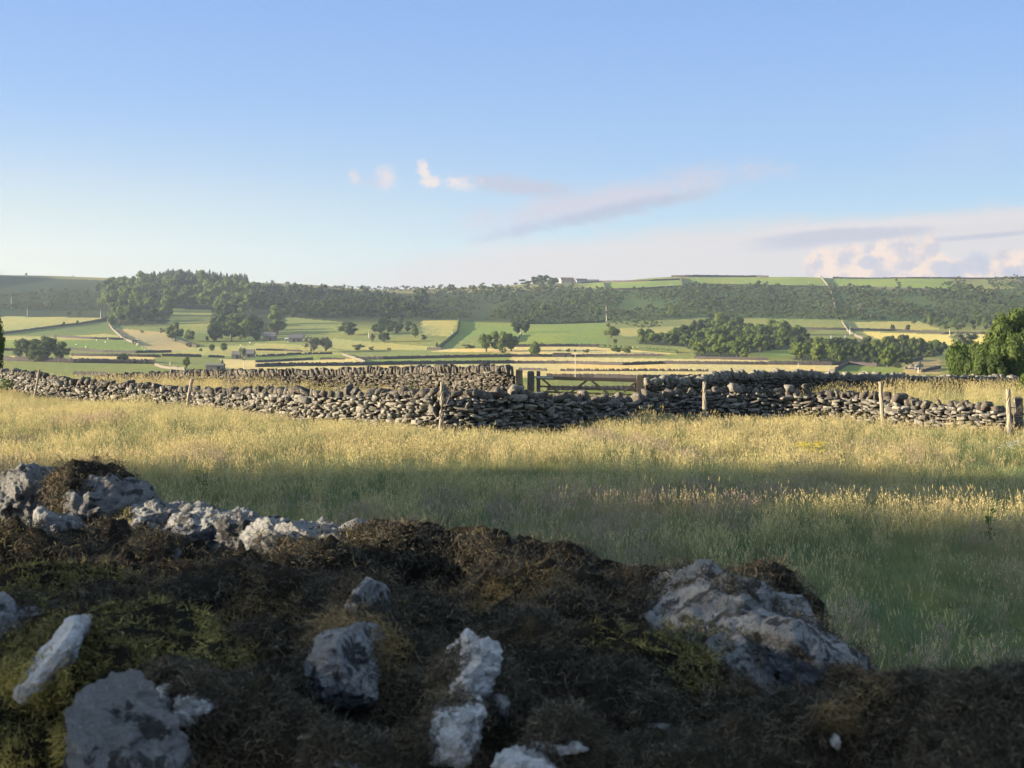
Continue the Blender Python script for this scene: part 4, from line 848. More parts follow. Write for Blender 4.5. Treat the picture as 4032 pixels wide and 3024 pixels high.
# ------------------------------------------------------------------ buildings
M_BSTONE = flat_mat('barn_stone', (.22, .19, .16)); M_ROOF = flat_mat('stone_slate_roof', (.16, .145, .135)); M_WHITE = flat_mat('whitewashed_render', (.40, .385, .35))
M_CREAM = flat_mat('cream_render', (.44, .37, .27)); M_TILE = flat_mat('brown_tile_roof', (.26, .16, .11)); M_GREY = flat_mat('grey_render', (.46, .46, .46)); M_SLATE = flat_mat('slate_roof', (.12, .11, .12))
M_RUST = flat_mat('rusty_sheet_roof', (.22, .10, .06)); M_PANE = flat_mat('dark_opening', (.03, .03, .035), .3)
def house(label, name, cat, k, x0, x1, yb, ye, yr, depth, wall, roof, win=(), door=None, chim=(), hip=False, gable=False, turn=0.0, group=None):
    (pa, rb), (pb, re_) = Z(k, x0, yb), Z(k, x1, ye); rr_ = Z(k, x0, yr)[1]
    b = at((pa + pb) / 2, rb); D = b.y; u = D / F; w = (pb - pa) * u; he = (rb - re_) * u; hr = (rb - rr_) * u; d = depth
    root = bpy.data.objects.new(name, None); COL.objects.link(root); root.location = b + Vector((0, d / 2, -.1)); root.rotation_euler = (0, 0, turn); tag(root, label, cat, group)
    m = MB(); hw, hd = w / 2, d / 2
    v = [(-hw, -hd, -1), (hw, -hd, -1), (hw, hd, -1), (-hw, hd, -1), (-hw, -hd, he), (hw, -hd, he), (hw, hd, he), (-hw, hd, he)]
    f = [(0, 1, 5, 4), (1, 2, 6, 5), (2, 3, 7, 6), (3, 0, 4, 7), (4, 5, 6, 7)]
    if not hip: v += [(-hw, 0, hr - .12), (hw, 0, hr - .12)]; f += [(4, 8, 7), (5, 6, 9)]
    m.add(v, f); obj('wall', m.mesh('wall', [wall]), root)
    m = MB(); o = .25; e = he - .06; ix = hw * .45 if hip else -o
    rv = [(-hw - o, -hd - o, e), (hw + o, -hd - o, e), (hw + o, hd + o, e), (-hw - o, hd + o, e), (-hw + ix, 0, hr), (hw - ix, 0, hr)]
    th = Vector((0, 0, .18)); rv2 = rv + [tuple(Vector(p) + th) for p in rv]
    m.add(rv2, [(0, 1, 5, 4), (2, 3, 4, 5), (6, 10, 11, 7), (8, 11, 10, 9), (0, 6, 7, 1), (2, 8, 9, 3)] + ([(1, 2, 5), (3, 0, 4), (7, 11, 8), (9, 10, 6)] if hip else [(0, 4, 10, 6), (3, 9, 10, 4), (1, 7, 11, 5), (5, 11, 8, 2)]))
    rf = obj('roof', m.mesh('roof', [roof]), root)
    for c in chim:
        m = MB(); m.box((c * hw, 0, hr + .35), (.8, .8, 1.6)); m.box((c * hw, 0, hr + 1.2), (.95, .95, .12)); obj('chimney', m.mesh('chimney', [wall if wall is not M_WHITE else M_CREAM]), rf)
    for wx, wz, ww, wh in win:
        m = MB(); m.box((wx * hw, -hd - .03, wz * he), (ww, .08, wh)); obj('window', m.mesh('window', [M_PANE]), root)
    if door:
        m = MB(); m.box((door * hw, -hd - .03, min(1.1, he * .42)), (1.3, .08, min(2.2, he * .85))); obj('door', m.mesh('door', [M_PANE]), root)
    return root
house('left of the twin dark stone field barns', 'field_barn', 'barn', 0, 2002, 2075, 905, 868, 840, 6, M_BSTONE, M_ROOF, door=.3, group='twin stone barns')
house('right of the twin dark stone field barns with the longer roof', 'field_barn', 'barn', 0, 2120, 2190, 895, 862, 825, 6, M_BSTONE, M_ROOF, door=-.2, win=[(.5, .6, .8, .8)], group='twin stone barns')
house('low roofless-looking stone shed in the ruined enclosure', 'stone_shed', 'shed', 0, 1778, 1925, 1000, 962, 948, 5, M_BSTONE, M_ROOF, door=.5)
house('reddish farm shed in the shade of the sunlit trees', 'farm_shed', 'shed', 1, 62, 165, 748, 715, 675, 8, M_TILE, M_SLATE, door=.2)
house('dark open-fronted farm barn beside the sunlit trees', 'farm_barn', 'barn', 1, 285, 405, 762, 725, 695, 9, M_BSTONE, M_SLATE, door=-.3, win=[(.4, .5, 1.5, 1.2)])
house('small white hut beside the dark farm barn', 'white_hut', 'hut', 1, 248, 275, 748, 735, 727, 3, M_WHITE, M_GREY, door=.1)
house('cream hilltop house with a brown roof, left of the pair on the skyline', 'hilltop_house', 'house', 2, 412, 535, 246, 222, 196, 8, M_CREAM, M_TILE, [(-.6, .5, .9, 1), (0, .5, .9, 1), (.6, .5, .9, 1)], chim=(-.7, .1, .6), turn=.35)
house('white hilltop house with a grey roof and chimney, on the skyline', 'hilltop_house', 'house', 2, 548, 648, 248, 226, 205, 8, M_WHITE, M_SLATE, [(-.5, .5, .9, 1), (.2, .5, .9, 1)], chim=(-.8, .9), turn=.3)
house('long low stone range right of the white hilltop house', 'hilltop_barn', 'barn', 2, 650, 752, 246, 230, 218, 6, M_BSTONE, M_SLATE, [(-.5, .5, .9, 1), (.0, .5, .9, 1), (.5, .5, .9, 1)], door=-.8)
house('low shed with a rusty sheet roof beside the single leafy tree', 'rusty_shed', 'shed', 2, 358, 508, 889, 868, 855, 5, M_BSTONE, M_RUST, door=.4)
house('grey farmhouse with a dark hipped roof and two chimneys', 'farmhouse', 'house', 3, 562, 688, 790, 752, 720, 9, M_GREY, M_SLATE, [(-.6, .78, 1, 1.2), (0, .78, 1, 1.2), (.6, .78, 1, 1.2)], chim=(-1.0, .95), hip=True)
house('low dark wing joined to the right of the grey farmhouse', 'farm_wing', 'barn', 3, 692, 805, 786, 760, 747, 6, M_BSTONE, M_SLATE, door=.0)
# ruined gable spike
m = MB(); p = zat(0, 1925, 998); w = 1.4
m.add([(-w, -.3, -1), (w, -.3, -1), (w, .3, -1), (-w, .3, -1), (-w * .5, -.25, 3.0), (w * .4, -.25, 2.2), (w * .4, .25, 2.2), (-w * .5, .25, 3.0), (-.1, 0, 4.6)], [(0, 1, 5, 4), (1, 2, 6, 5), (2, 3, 7, 6), (3, 0, 4, 7), (4, 5, 8), (5, 6, 8), (6, 7, 8), (7, 4, 8)])
tag(obj('ruined_gable', m.mesh('ruined_gable', [M_FARPALE]), None, p), 'pointed pale fragment of ruined gable left of the twin barns', 'ruin')
# rocky outcrop
for i in range(14):
    p = zat(3, RNG.uniform(1190, 1300), RNG.uniform(955, 1005)); a = RNG.uniform(-.5, .5, 3)
    one_stone('outcrop_rock', 'pale rock of the low outcrop in the rough field left of the big trees', 'rock', p, tuple(RNG.uniform(1.0, 2.6, 3) * np.array([1.6, 1, .8])), a, M_FARPALE, 'rocks of the outcrop')

# ------------------------------------------------------------------ telegraph poles and masts
def pole(label, k, zx, zb, zt, D=None, arm=True, r=.21, group='telegraph poles', name='telegraph_pole', cat='pole'):
    px, rb = Z(k, zx, zb); rt = Z(k, zx, zt)[1]; b = at(px, rb) if D is None else P3(px, rb, D)
    h = (rb - rt) / F * b.y
    m = MB(); m.tube([(0, 0, -1), (0, 0, h * .5), (0, 0, h)], [r * 1.1, r, r * .85], 7)
    if not arm: return tag(obj(name, m.mesh(name, [M_POLE]), None, b), label, cat, group)
    o = bpy.data.objects.new(name, None); COL.objects.link(o); o.location = b; tag(o, label, cat, group); obj('shaft', m.mesh('shaft', [M_POLE]), o)
    m = MB(); m.box((0, -.12, h - .45), (1.5, .1, .14)); m.box((0, -.12, h - 1.0), (.5, .3, .5)); obj('crossarm', m.mesh('crossarm', [M_OLD]), o); return o
pole('faint pole high on the dark slope at the far left', 0, 97, 472, 368)
pole('pole with a transformer below the dark slope at the left', 0, 235, 542, 468)
pole('bright pole at the top of the wall below the left wood', 0, 868, 556, 484)
pole('pole rising from behind the second wall below the twin barns', 0, 2110, 1012, 888, 500, True, .14)
pole('short pale pole in the ruined enclosure', 0, 1470, 972, 930, None, False, .18)
pole('bright pole beside the bare greyish tree', 1, 973, 722, 664)
pole('bright pole above the steep hedge line', 1, 1695, 718, 654)
pole('thin mast on the skyline, left of two', 1, 1075, 278, 236, None, False, .12, 'skyline masts', 'mast', 'mast')
pole('thin mast on the skyline, right of two', 1, 1570, 282, 252, None, False, .12, 'skyline masts', 'mast', 'mast')
pole('thin mast at the left edge of the skyline', 0, 8, 185, 128, None, False, .16, 'skyline masts', 'mast', 'mast')
pole('pole beside the two dark trees left of the green field', 2, 72, 714, 655)
pole('upper of two poles in line up the scrubby slope', 2, 813, 512, 442)
pole('lower of two poles in line up the scrubby slope', 2, 816, 582, 516)
pole('tall thin pole in the straw field directly behind the gate', 2, 547, 1062, 848, 470, False, .13)
pole('pole beside the wall above the grey farmhouse', 3, 708, 700, 630)
pole('pole at the right end of the golden field', 3, 1570, 702, 645)
pole('slim pole rising behind the right part of the second wall', 3, 262, 1040, 945, 480, False, .13)
pole('short marker post below the rocky outcrop', 3, 1298, 1030, 982, None, False, .16)

# ------------------------------------------------------------------ sheep
M_WOOL = flat_mat('wool', (.62, .58, .5)); M_FACE = flat_mat('sheep_face', (.12, .10, .09))
m = MB()
bv = superq(ICO2[0], 2.6) * np.array([.55, .27, .30]) + np.array([0, 0, .62]); m.add(bv, ICO2[1].tolist(), 0)
hv = superq(ICO1[0], 2.2) * np.array([.17, .09, .11]) + np.array([.66, 0, .62]); m.add(hv, ICO1[1].tolist(), 1)
for sx in (-.34, .34):
    for sy in (-.13, .13): m.tube([(sx, sy, 0), (sx + .02, sy, .2), (sx, sy, .5)], [.035, .04, .07], 5, 1)
m.tube([(.45, 0, .7), (.6, 0, .66)], [.15, .1], 6, 0)
m.tube([(.62, .06, .7), (.6, .16, .72)], [.03, .015], 4, 1); m.tube([(.62, -.06, .7), (.6, -.16, .72)], [.03, .015], 4, 1); m.tube([(-.52, 0, .7), (-.62, 0, .5)], [.06, .04], 5, 0)
SHEEP = m.mesh('sheep', [M_WOOL, M_FACE])
def flock(label, group, k, spots):
    for zx, zy in spots:
        o = obj('sheep', SHEEP, None, zat(k, zx, zy), RNG.uniform(0, 6.28)); s = RNG.uniform(1.0, 1.2); o.scale = (s, s, s); tag(o, label, 'sheep', group)
flock('white sheep grazing in the bright green field below the left wood', 'sheep in the bright green field', 0, [(835, 752), (905, 838), (930, 742), (1000, 790), (1080, 762), (1185, 800), (1230, 822), (1255, 835), (1290, 832), (660, 790), (740, 812), (910, 770)])
flock('white sheep grazing on the hilltop pasture right of the houses', 'sheep on the hilltop pasture', 2, [(1120, 285), (1370, 268), (1600, 215), (1710, 222), (1760, 240), (1830, 232), (1865, 258), (1900, 250), (2020, 240)])
flock('white sheep grazing on the hilltop pasture at the right', 'sheep on the right hilltop pasture', 3, [(155, 232), (165, 215), (350, 250), (530, 225), (660, 215), (1410, 212), (1960, 296)])
flock('white sheep near the small bushes above the twin barns', 'sheep above the barns', 0, [(2035, 800), (2080, 798), (2160, 775), (2110, 800)])
# ------------------------------------------------------------------ instancing of grass and moss tufts
def scatter_tree(coll):
    ng = bpy.data.node_groups.new('tufts', 'GeometryNodeTree')
    ng.interface.new_socket('Geometry', in_out='INPUT', socket_type='NodeSocketGeometry'); ng.interface.new_socket('Geometry', in_out='OUTPUT', socket_type='NodeSocketGeometry')
    gi, go = ng.nodes.new('NodeGroupInput'), ng.nodes.new('NodeGroupOutput')
    ci = ng.nodes.new('GeometryNodeCollectionInfo'); ci.inputs[0].default_value = coll; ci.inputs['Separate Children'].default_value = True; ci.inputs['Reset Children'].default_value = True
    ip = ng.nodes.new('GeometryNodeInstanceOnPoints'); ip.inputs['Pick Instance'].default_value = True
    for nm, ty, sock in (('tuft_index', 'INT', 'Instance Index'), ('tuft_rotation', 'FLOAT_VECTOR', 'Rotation'), ('tuft_scale', 'FLOAT_VECTOR', 'Scale')):
        na = ng.nodes.new('GeometryNodeInputNamedAttribute'); na.data_type = ty; na.inputs[0].default_value = nm
        out = [s for s in na.outputs if s.enabled][0]; ng.links.new(out, ip.inputs[sock])
    ng.links.new(gi.outputs[0], ip.inputs['Points']); ng.links.new(ci.outputs[0], ip.inputs['Instance']); ng.links.new(ip.outputs[0], go.inputs[0])
    return ng
def scatter(name, pts, rot, scl, idx, coll, parent=None):
    me = bpy.data.meshes.new(name); me.vertices.add(len(pts)); me.vertices.foreach_set('co', np.asarray(pts, np.float32).ravel())
    a = me.attributes.new('tuft_index', 'INT', 'POINT'); a.data.foreach_set('value', np.asarray(idx, np.int32))
    a = me.attributes.new('tuft_rotation', 'FLOAT_VECTOR', 'POINT'); a.data.foreach_set('vector', np.asarray(rot, np.float32).ravel())
    a = me.attributes.new('tuft_scale', 'FLOAT_VECTOR', 'POINT'); a.data.foreach_set('vector', np.asarray(scl, np.float32).ravel())
    o = obj(name, me, parent); md = o.modifiers.new('tufts', 'NODES'); md.node_group = scatter_tree(coll); return o
def ribbon_blade(r, base, h, w, lean, az, curl, seg=4):
    """one bent blade as quads"""
    ts = np.linspace(0, 1, seg + 1); d = np.array([math.cos(az), math.sin(az)]); side = np.array([-d[1], d[0]])
    x = lean * ts + curl * ts ** 2; z = ts - .35 * (abs(lean) + abs(curl)) * ts ** 2.2
    tw = r.uniform(0, 3.14); sd = np.array([side[0] * math.cos(tw) + d[0] * math.sin(tw), side[1] * math.cos(tw) + d[1] * math.sin(tw)])
    wd = w * (1 - ts ** 1.6) + w * .08; v = []
    for t, xx, zz, ww in zip(ts, x, z, wd):
        c = np.array([base[0] + d[0] * xx * h, base[1] + d[1] * xx * h, zz * h]); v += [c - np.array([*sd, 0]) * ww / 2, c + np.array([*sd, 0]) * ww / 2]
    f = [(2 * i, 2 * i + 1, 2 * i + 3, 2 * i + 2) for i in range(seg)]
    return v, f, np.array([base[0] + d[0] * x[-1] * h, base[1] + d[1] * x[-1] * h, z[-1] * h]), d
def grass_mat(name, lo, hi, straw, s_amt, tr=.35):
    def bld(b, bs):
        p = pos(b); f = b.add(b.mul(island(b), .5), b.mul(rnd_obj(b), .5))
        col = ramp(b, f, [(0, lo), (1, hi)])
        big = b.noise(b.vmul(p, (.16, .10, 0)), 1.0, 4, .6); sml = b.noise(b.vmul(p, (.9, .6, 0)), 1.0, 3, .6)
        amt = b.ss(b.add(big, b.mul(b.sub(sml, .5), .5)), .40, .62)
        col = b.mix(b.mul(amt, s_amt), col, C4(*straw))
        b.put(bs.inputs['Base Color'], col)
        t_ = b.n('ShaderNodeBsdfTranslucent'); b.put(t_.inputs[0], col); mx_ = b.n('ShaderNodeMixShader'); mx_.inputs[0].default_value = tr
        b.nt.links.new(bs.outputs[0], mx_.inputs[1]); b.nt.links.new(t_.outputs[0], mx_.inputs[2]); return mx_
    return material(name, bld, .7, .25)
M_BLADE = grass_mat('green_grass_blades', (.066, .112, .052), (.235, .285, .145), (.37, .34, .14), .55)
M_LUSHB = grass_mat('lush_grass_blades', (.060, .112, .052), (.21, .275, .14), (.30, .31, .13), .5)
M_SEED = grass_mat('straw_seed_heads', (.40, .35, .155), (.58, .50, .25), (.52, .40, .215), .5)
M_SEEDP = grass_mat('purple_seed_heads', (.27, .20, .165), (.42, .32, .25), (.46, .36, .22), .6)
M_WEED = grass_mat('dark_weed_leaves', (.022, .050, .014), (.05, .085, .025), (.05, .08, .03), .2)
TUFT = bpy.data.collections.new('grass_tufts')
def tuft(name, seed, nb, hb, wb, ns, hs, mats, spread=.16, head='fluffy'):
    r = np.random.default_rng(seed); m = MB()
    for i in range(nb):
        a = r.uniform(0, 6.28); q = spread * math.sqrt(r.random()); az = r.uniform(0, 6.28)
        v, f, _, _ = ribbon_blade(r, (q * math.cos(a), q * math.sin(a)), r.uniform(*hb), wb * r.uniform(.7, 1.3), r.uniform(0, .35), az, r.uniform(0, .75)); m.add(v, f, 0)
    for i in range(ns):
        a = r.uniform(0, 6.28); q = spread * math.sqrt(r.random()); az = r.uniform(0, 6.28); h = r.uniform(*hs)
        v, f, tip, d = ribbon_blade(r, (q * math.cos(a), q * math.sin(a)), h, .0035, r.uniform(0, .22), az, r.uniform(0, .25), 3); m.add(v, f, 1)
        hl = r.uniform(.07, .13)
        if head == 'fluffy':
            nq = r.integers(6, 10)
            for k in range(nq):
                t = k / nq; c = tip + np.array([d[0] * hl * .25 * t, d[1] * hl * .25 * t, (t - .3) * hl]); rr_ = .0105 * (1 - abs(t - .35)) * r.uniform(.6, 1.3)
                n = r.normal(0, 1, 3); n /= np.linalg.norm(n); t1 = np.cross(n, [0, 0, 1.0]); t1 /= np.linalg.norm(t1) + 1e-6; t2 = np.cross(n, t1)
                off = t1 * rr_ * r.uniform(-1, 1); m.add([c + off - t1 * rr_ * .8, c + off - t2 * rr_ * 1.5, c + off + t1 * rr_ * .8, c + off + t2 * rr_ * 1.5], [(0, 1, 2, 3)], 1)
        else:
            w = .008; up = np.array([d[0] * .3, d[1] * .3, 1.0]); up /= np.linalg.norm(up)
            for sd in (np.array([1, 0, 0.]), np.array([0, 1, 0.])):
                m.add([tip - sd * w * .4, tip + up * hl * .4 - sd * w, tip + up * hl, tip + up * hl * .4 + sd * w], [(0, 1, 2, 3)], 1)
    me = m.mesh(name, mats); o = bpy.data.objects.new(name, me); TUFT.objects.link(o); return o
for i in range(4): tuft('a_blade_tuft', 100 + i, 34, (.22, .50), .0065, 0, (.4, .6), [M_BLADE, M_SEED])
for i in range(2): tuft('b_lush_tuft', 120 + i, 36, (.30, .58), .0085, 0, (.4, .6), [M_LUSHB, M_SEED])
for i in range(4): tuft('c_seed_tuft', 140 + i, 12, (.22, .42), .006, 19, (.40, .66), [M_BLADE, M_SEED])
for i in range(3): tuft('d_purple_tuft', 160 + i, 12, (.22, .42), .006, 20, (.38, .60), [M_BLADE, M_SEEDP])
for i in range(2): tuft('e_spike_tuft', 180 + i, 8, (.25, .5), .007, 9, (.55, .85), [M_BLADE, M_SEED], .14, 'spike')
for i in range(2): tuft('f_weed_tuft', 200 + i, 40, (.3, .75), .022, 0, (.5, .8), [M_WEED, M_SEED], .22)
NT = [4, 2, 4, 3, 2, 2]; OFF = np.concatenate([[0], np.cumsum(NT)[:-1]])
def vnoise(x, y, s, o=0):
    return np.array([mnoise.fractal(Vector((a * s + o, b_ * s * .7 - o, o)), .9, 2.1, 3) for a, b_ in zip(x, y)])
NWX = np.array([(p[0] - 512) / F * p[1] for p in NEARW]); NWY = np.array([p[1] for p in NEARW], float)
def wall_y(x): return np.interp(x, NWX, NWY)
def field(name, n, y0, y1, label, cat, beyond=False, hmul=1.0):
    u = RNG.random(n); y = np.sqrt(u * (y1 ** 2 - y0 ** 2) + y0 ** 2); x = (RNG.random(n) - .5) * (2 * .385 * y + 2.0)
    wy = wall_y(x)
    if beyond: sx = np.array([(p[0] - 512) / F * p[1] for p in SECL + SECR]); sy = np.array([p[1] for p in SECL + SECR], float); k = (y > wy + .6) & (y < np.interp(x, sx, sy) - .4)
    else: k = y < wy - .42
    x, y, wy = x[k], y[k], wy[k]; n = len(x)
    b = vnoise(x, y, .13); s = vnoise(x, y, .55, 9.3); r = RNG.random(n); kind = np.zeros(n, int)
    mixv = b * 1.1 + s * .5 + (y - 26) / 60
    pr = RNG.random(n)
    seedy = 1 / (1 + np.exp(-(mixv + .05) * 5))
    kind = np.where(pr < seedy * .28 + .10, 2, 0)
    kind = np.where((kind == 2) & (vnoise(x, y, .28, 4.4) + (20 - y) / 60 > .05) & (RNG.random(n) < .75), 3, kind)
    kind = np.where((kind == 0) & (s < -.1) & (RNG.random(n) < .22), 1, kind)
    kind = np.where(RNG.random(n) < .035, 4, kind)
    dw = wy - y
    if not beyond:
        nearw = (dw < 1.4) & (RNG.random(n) < .55); kind = np.where(nearw, 1, kind)
        px = 512 + F * x / y
        weed = (dw < 1.1) & (RNG.random(n) < np.interp(px, [0, 60, 90, 120, 380, 420, 560, 610, 650, 800, 900, 1024], [.5, .5, .3, .05, .03, .02, .05, .5, .35, .3, .7, .7])); kind = np.where(weed, 5, kind)
    else:
        kind = np.where(RNG.random(n) < .25, 4, kind)
    idx = np.array([OFF[k_] + RNG.integers(NT[k_]) for k_ in kind])
    sc = RNG.uniform(.75, 1.1, n) * np.clip(.92 + .30 * b + .18 * s, .74, 1.25) * hmul
    if not beyond:
        sc = sc * np.interp(dw, [0, .8, 3, 6], [.45, .55, .8, 1.0]) * np.where(kind == 5, .9, 1)
        px = 512 + F * x / y; sc = sc * np.where(dw < 4, np.interp(px, [0, 560, 640, 700, 780, 860, 920, 1024], [.85, .9, 1.45, .95, 1.0, 1.4, 1.1, 1.25]), 1)
    else:
        px = 512 + F * x / y; sc = sc * np.interp(px, [0, 110, 190, 480, 520, 640, 780, 840, 1010], [1.3, 1.45, 1.3, .85, .9, .9, 1.0, 1.4, 1.4])
    z = H(x, y) - .02
    rot = np.column_stack([RNG.normal(0, .10, n), RNG.normal(.05, .10, n), RNG.uniform(0, 6.28, n)])
    o = scatter(name, np.column_stack([x, y, z]), rot, np.column_stack([sc * 1.1, sc * 1.1, sc]), idx, TUFT)
    return tag(o, label, cat, kind='stuff')
field('meadow_grass', 62000, 5.5, 74, 'long meadow grass with straw and pinkish seed heads', 'grass')
field('verge_grass', 12000, 46, 80, 'tall straw coloured grass between the two stone walls', 'grass', True, .8)

# ---- single plants standing out of the grass
def weed(name, label, cat, px, row, D, h, n, lw, mat, flower=None, fm=None):
    x = (px - 512) / F * D; p = Vector((x, D, float(H(x, D)))); r = np.random.default_rng(int(px * 7 + row)); m = MB()
    st = r.integers(3, 6)
    for s_ in range(st):
        a = r.uniform(0, 6.28); q = .10 * r.random(); top = np.array([q * 2.2 * math.cos(a), q * 2.2 * math.sin(a), h * r.uniform(.75, 1)])
        m.tube([(q * .3 * math.cos(a), q * .3 * math.sin(a), -.05), tuple(top * .5 * np.array([.8, .8, 1])), tuple(top)], [.008, .006, .003], 5, 0)
        for i in range(n):
            t = r.uniform(.15, 1); c = top * np.array([t, t, t]); az = r.uniform(0, 6.28); L = lw * 2.6 * (1.15 - .6 * t); d = np.array([math.cos(az), math.sin(az), r.uniform(.1, .7)]); sd = np.array([-d[1], d[0], 0]) * lw * .5 * (1.2 - .6 * t)
            m.add([c, c + d * L * .45 - sd, c + d * L + np.array([0, 0, -.15 * L]), c + d * L * .45 + sd], [(0, 1, 2, 3)], 0)
        if flower:
            for i in range(flower):
                az = r.uniform(0, 6.28); c = top + np.array([math.cos(az), math.sin(az), r.uniform(-.3, .4)]) * r.uniform(0, .10)
                m.add([c + np.array(v) * .035 for v in ((-1, 0, .1), (0, -1, -.1), (1, 0, .1), (0, 1, .2))], [(0, 1, 2, 3)], 1)
    return tag(obj(name, m.mesh(name, [mat] + ([fm] if fm else [])), None, p), label, cat)
M_YEL = flat_mat('yellow_petals', (.62, .48, .03)); M_WHT = flat_mat('white_petals', (.42, .40, .30)); M_THIS = leaf_mat('thistle_leaves', (.06, .10, .035), (.11, .16, .06)); M_DARKW = leaf_mat('dark_thistle', (.02, .035, .018), (.04, .06, .03)); M_DOCK = leaf_mat('dock_leaves', (.09, .17, .03), (.14, .22, .04), .5)
weed('thistle', 'dark thistle standing above the grass near the shadow edge, left of centre', 'thistle', 204, 460, 31, .95, 12, .06, M_DARKW)
weed('dock_plant', 'bright green broad-leaved plant in the last strip of sunlight at the right', 'plant', 990, 515, 24.5, .85, 9, .09, M_DOCK)
weed('thistle', 'pale green thistle between the walls, left of the middle fence post', 'thistle', 410, 388, 56, 1.5, 16, .13, M_THIS)
weed('thistle', 'small green thistle between the walls, right of the middle fence post', 'thistle', 449, 390, 56, 1.0, 12, .11, M_THIS)
for i in range(7): weed('ragwort', 'yellow flowering plant in the meadow in front of the right part of the wall', 'flower', 800 + i * 3.1 + RNG.uniform(-1, 1), 440, 39.5 + RNG.uniform(-.8, .8), .55, 5, .05, M_THIS, 12, M_YEL)['group'] = 'patch of yellow flowers'
for i in range(4): weed('cow_parsley', 'white flower heads in the meadow at the right edge', 'flower', 1004 + i * 5, 452, 38.5 + i * .4, .62, 4, .04, M_THIS, 4, M_WHT)['group'] = 'white flowers at the right edge'
for i in range(6): weed('nettle', 'yellow-green nettles growing against the near wall at its far left end', 'nettle', -2 + i * 3.2, 392, 70 + RNG.uniform(-.6, .4), .85, 14, .09, M_DOCK)['group'] = 'nettles at the far left'

# ------------------------------------------------------------------ the mossy wall in the foreground
AX0, AXD, AXN = np.array([.55, .70]), np.array([-.786, .618]), np.array([-.618, -.786])
def fstone_mat(name, lo, hi, dark, spot):
    def bld(b, bs):
        p = pos(b)
        n1 = b.noise(p, 14, 8, .72); n2 = b.noise(p, 95, 6, .7); n3 = b.noise(p, 38, 6, .62, .6); n4 = b.noise(p, 260, 3, .6)
        col = ramp(b, b.add(b.mul(n1, .6), b.mul(n2, .4)), [(.30, lo), (.68, hi)])
        col = b.mix(b.mul(b.ss(n3, .53, .59), spot), col, C4(*dark))
        col = b.mix(b.mul(b.ss(n2, .60, .66), .6), col, C4(*dark))
        col = b.mix(b.mul(b.ss(n4, .60, .70), .35), col, C4(.40, .39, .37))
        vo = b.n('ShaderNodeTexVoronoi'); vo.inputs['Scale'].default_value = 34; b.put(vo.inputs['Vector'], b.vmul(p, (1, 1, 1.2)))
        col = b.mix(b.mul(b.ss(b.add(vo.outputs['Distance'], b.mul(n2, .55)), .52, .40), spot), col, C4(*dark))
        bed = b.noise(b.vmul(p, (7, 7, 75)), 1.0, 4, .6, .3)
        col = b.mix(b.mul(b.ss(bed, .56, .66), .45), col, C4(*[q * .45 for q in lo]))
        b.put(bs.inputs['Base Color'], col); bump(b, bs, b.add(b.add(n1, b.mul(bed, -.5)), b.add(b.mul(n2, .5), b.mul(n4, .25))), 1.0, .02)
    return material(name, bld, .95, .12)
M_FST = fstone_mat('grey_lichened_stone', (.13, .135, .14), (.33, .335, .34), (.032, .033, .035), .9)
M_FSTD = fstone_mat('dark_rough_stone', (.07, .071, .073), (.26, .26, .262), (.025, .025, .026), .85)
M_FSTW = fstone_mat('white_limestone', (.38, .385, .39), (.70, .70, .70), (.11, .10, .09), .45)
ICO6 = ico(6)
def fnoise(p, s, o, octv=4):
    return np.array([mnoise.fractal(Vector((a * s + o, b_ * s, c * s - o)), .8, 2.0, octv) for a, b_, c in p])
def rock(px, row, D, rx, ry, rd, roll=0.0, seed=0, cuts=7, rough=.05, yaw=0.0, tilt=0.0, e=2.8):
    """irregular stone; rx, ry half sizes as seen (pixels), rd half depth in metres"""
    r = np.random.default_rng(seed); v = superq(ICO6[0][:, :], e); u = D / F
    for i in range(cuts):
        n = r.normal(0, 1, 3); n /= np.linalg.norm(n); d = v @ n - r.uniform(.55, .85); v = v - np.maximum(d, 0)[:, None] * n * .92
    v = v * np.array([rx * u, rd, ry * u])
    size = (rx + ry) * u / 2
    nz = fnoise(v, 2.0 / size, seed * 3.7, 5) ; n2 = fnoise(v, 9.0 / size, seed * 1.3 + 5, 3)
    nn = v / np.array([rx * u, rd, ry * u]) ** 2; nn /= np.linalg.norm(nn, axis=1, keepdims=True)
    v = v + nn * (nz * rough * size * 2.2 + n2 * rough * size * .55)[:, None]
    M = np.array(Matrix.Rotation(yaw, 3, 'Z') @ Matrix.Rotation(math.radians(roll), 3, 'Y') @ Matrix.Rotation(tilt, 3, 'X'))
    return v @ M.T + np.array(P3(px, row, D))
fw = bpy.data.objects.new('mossy_wall', None); COL.objects.link(fw); fo = P3(450, 640, 1.3); fw.location = fo
tag(fw, 'rough drystone wall close to the camera, its top stones buried in dark brown moss', 'stone wall')
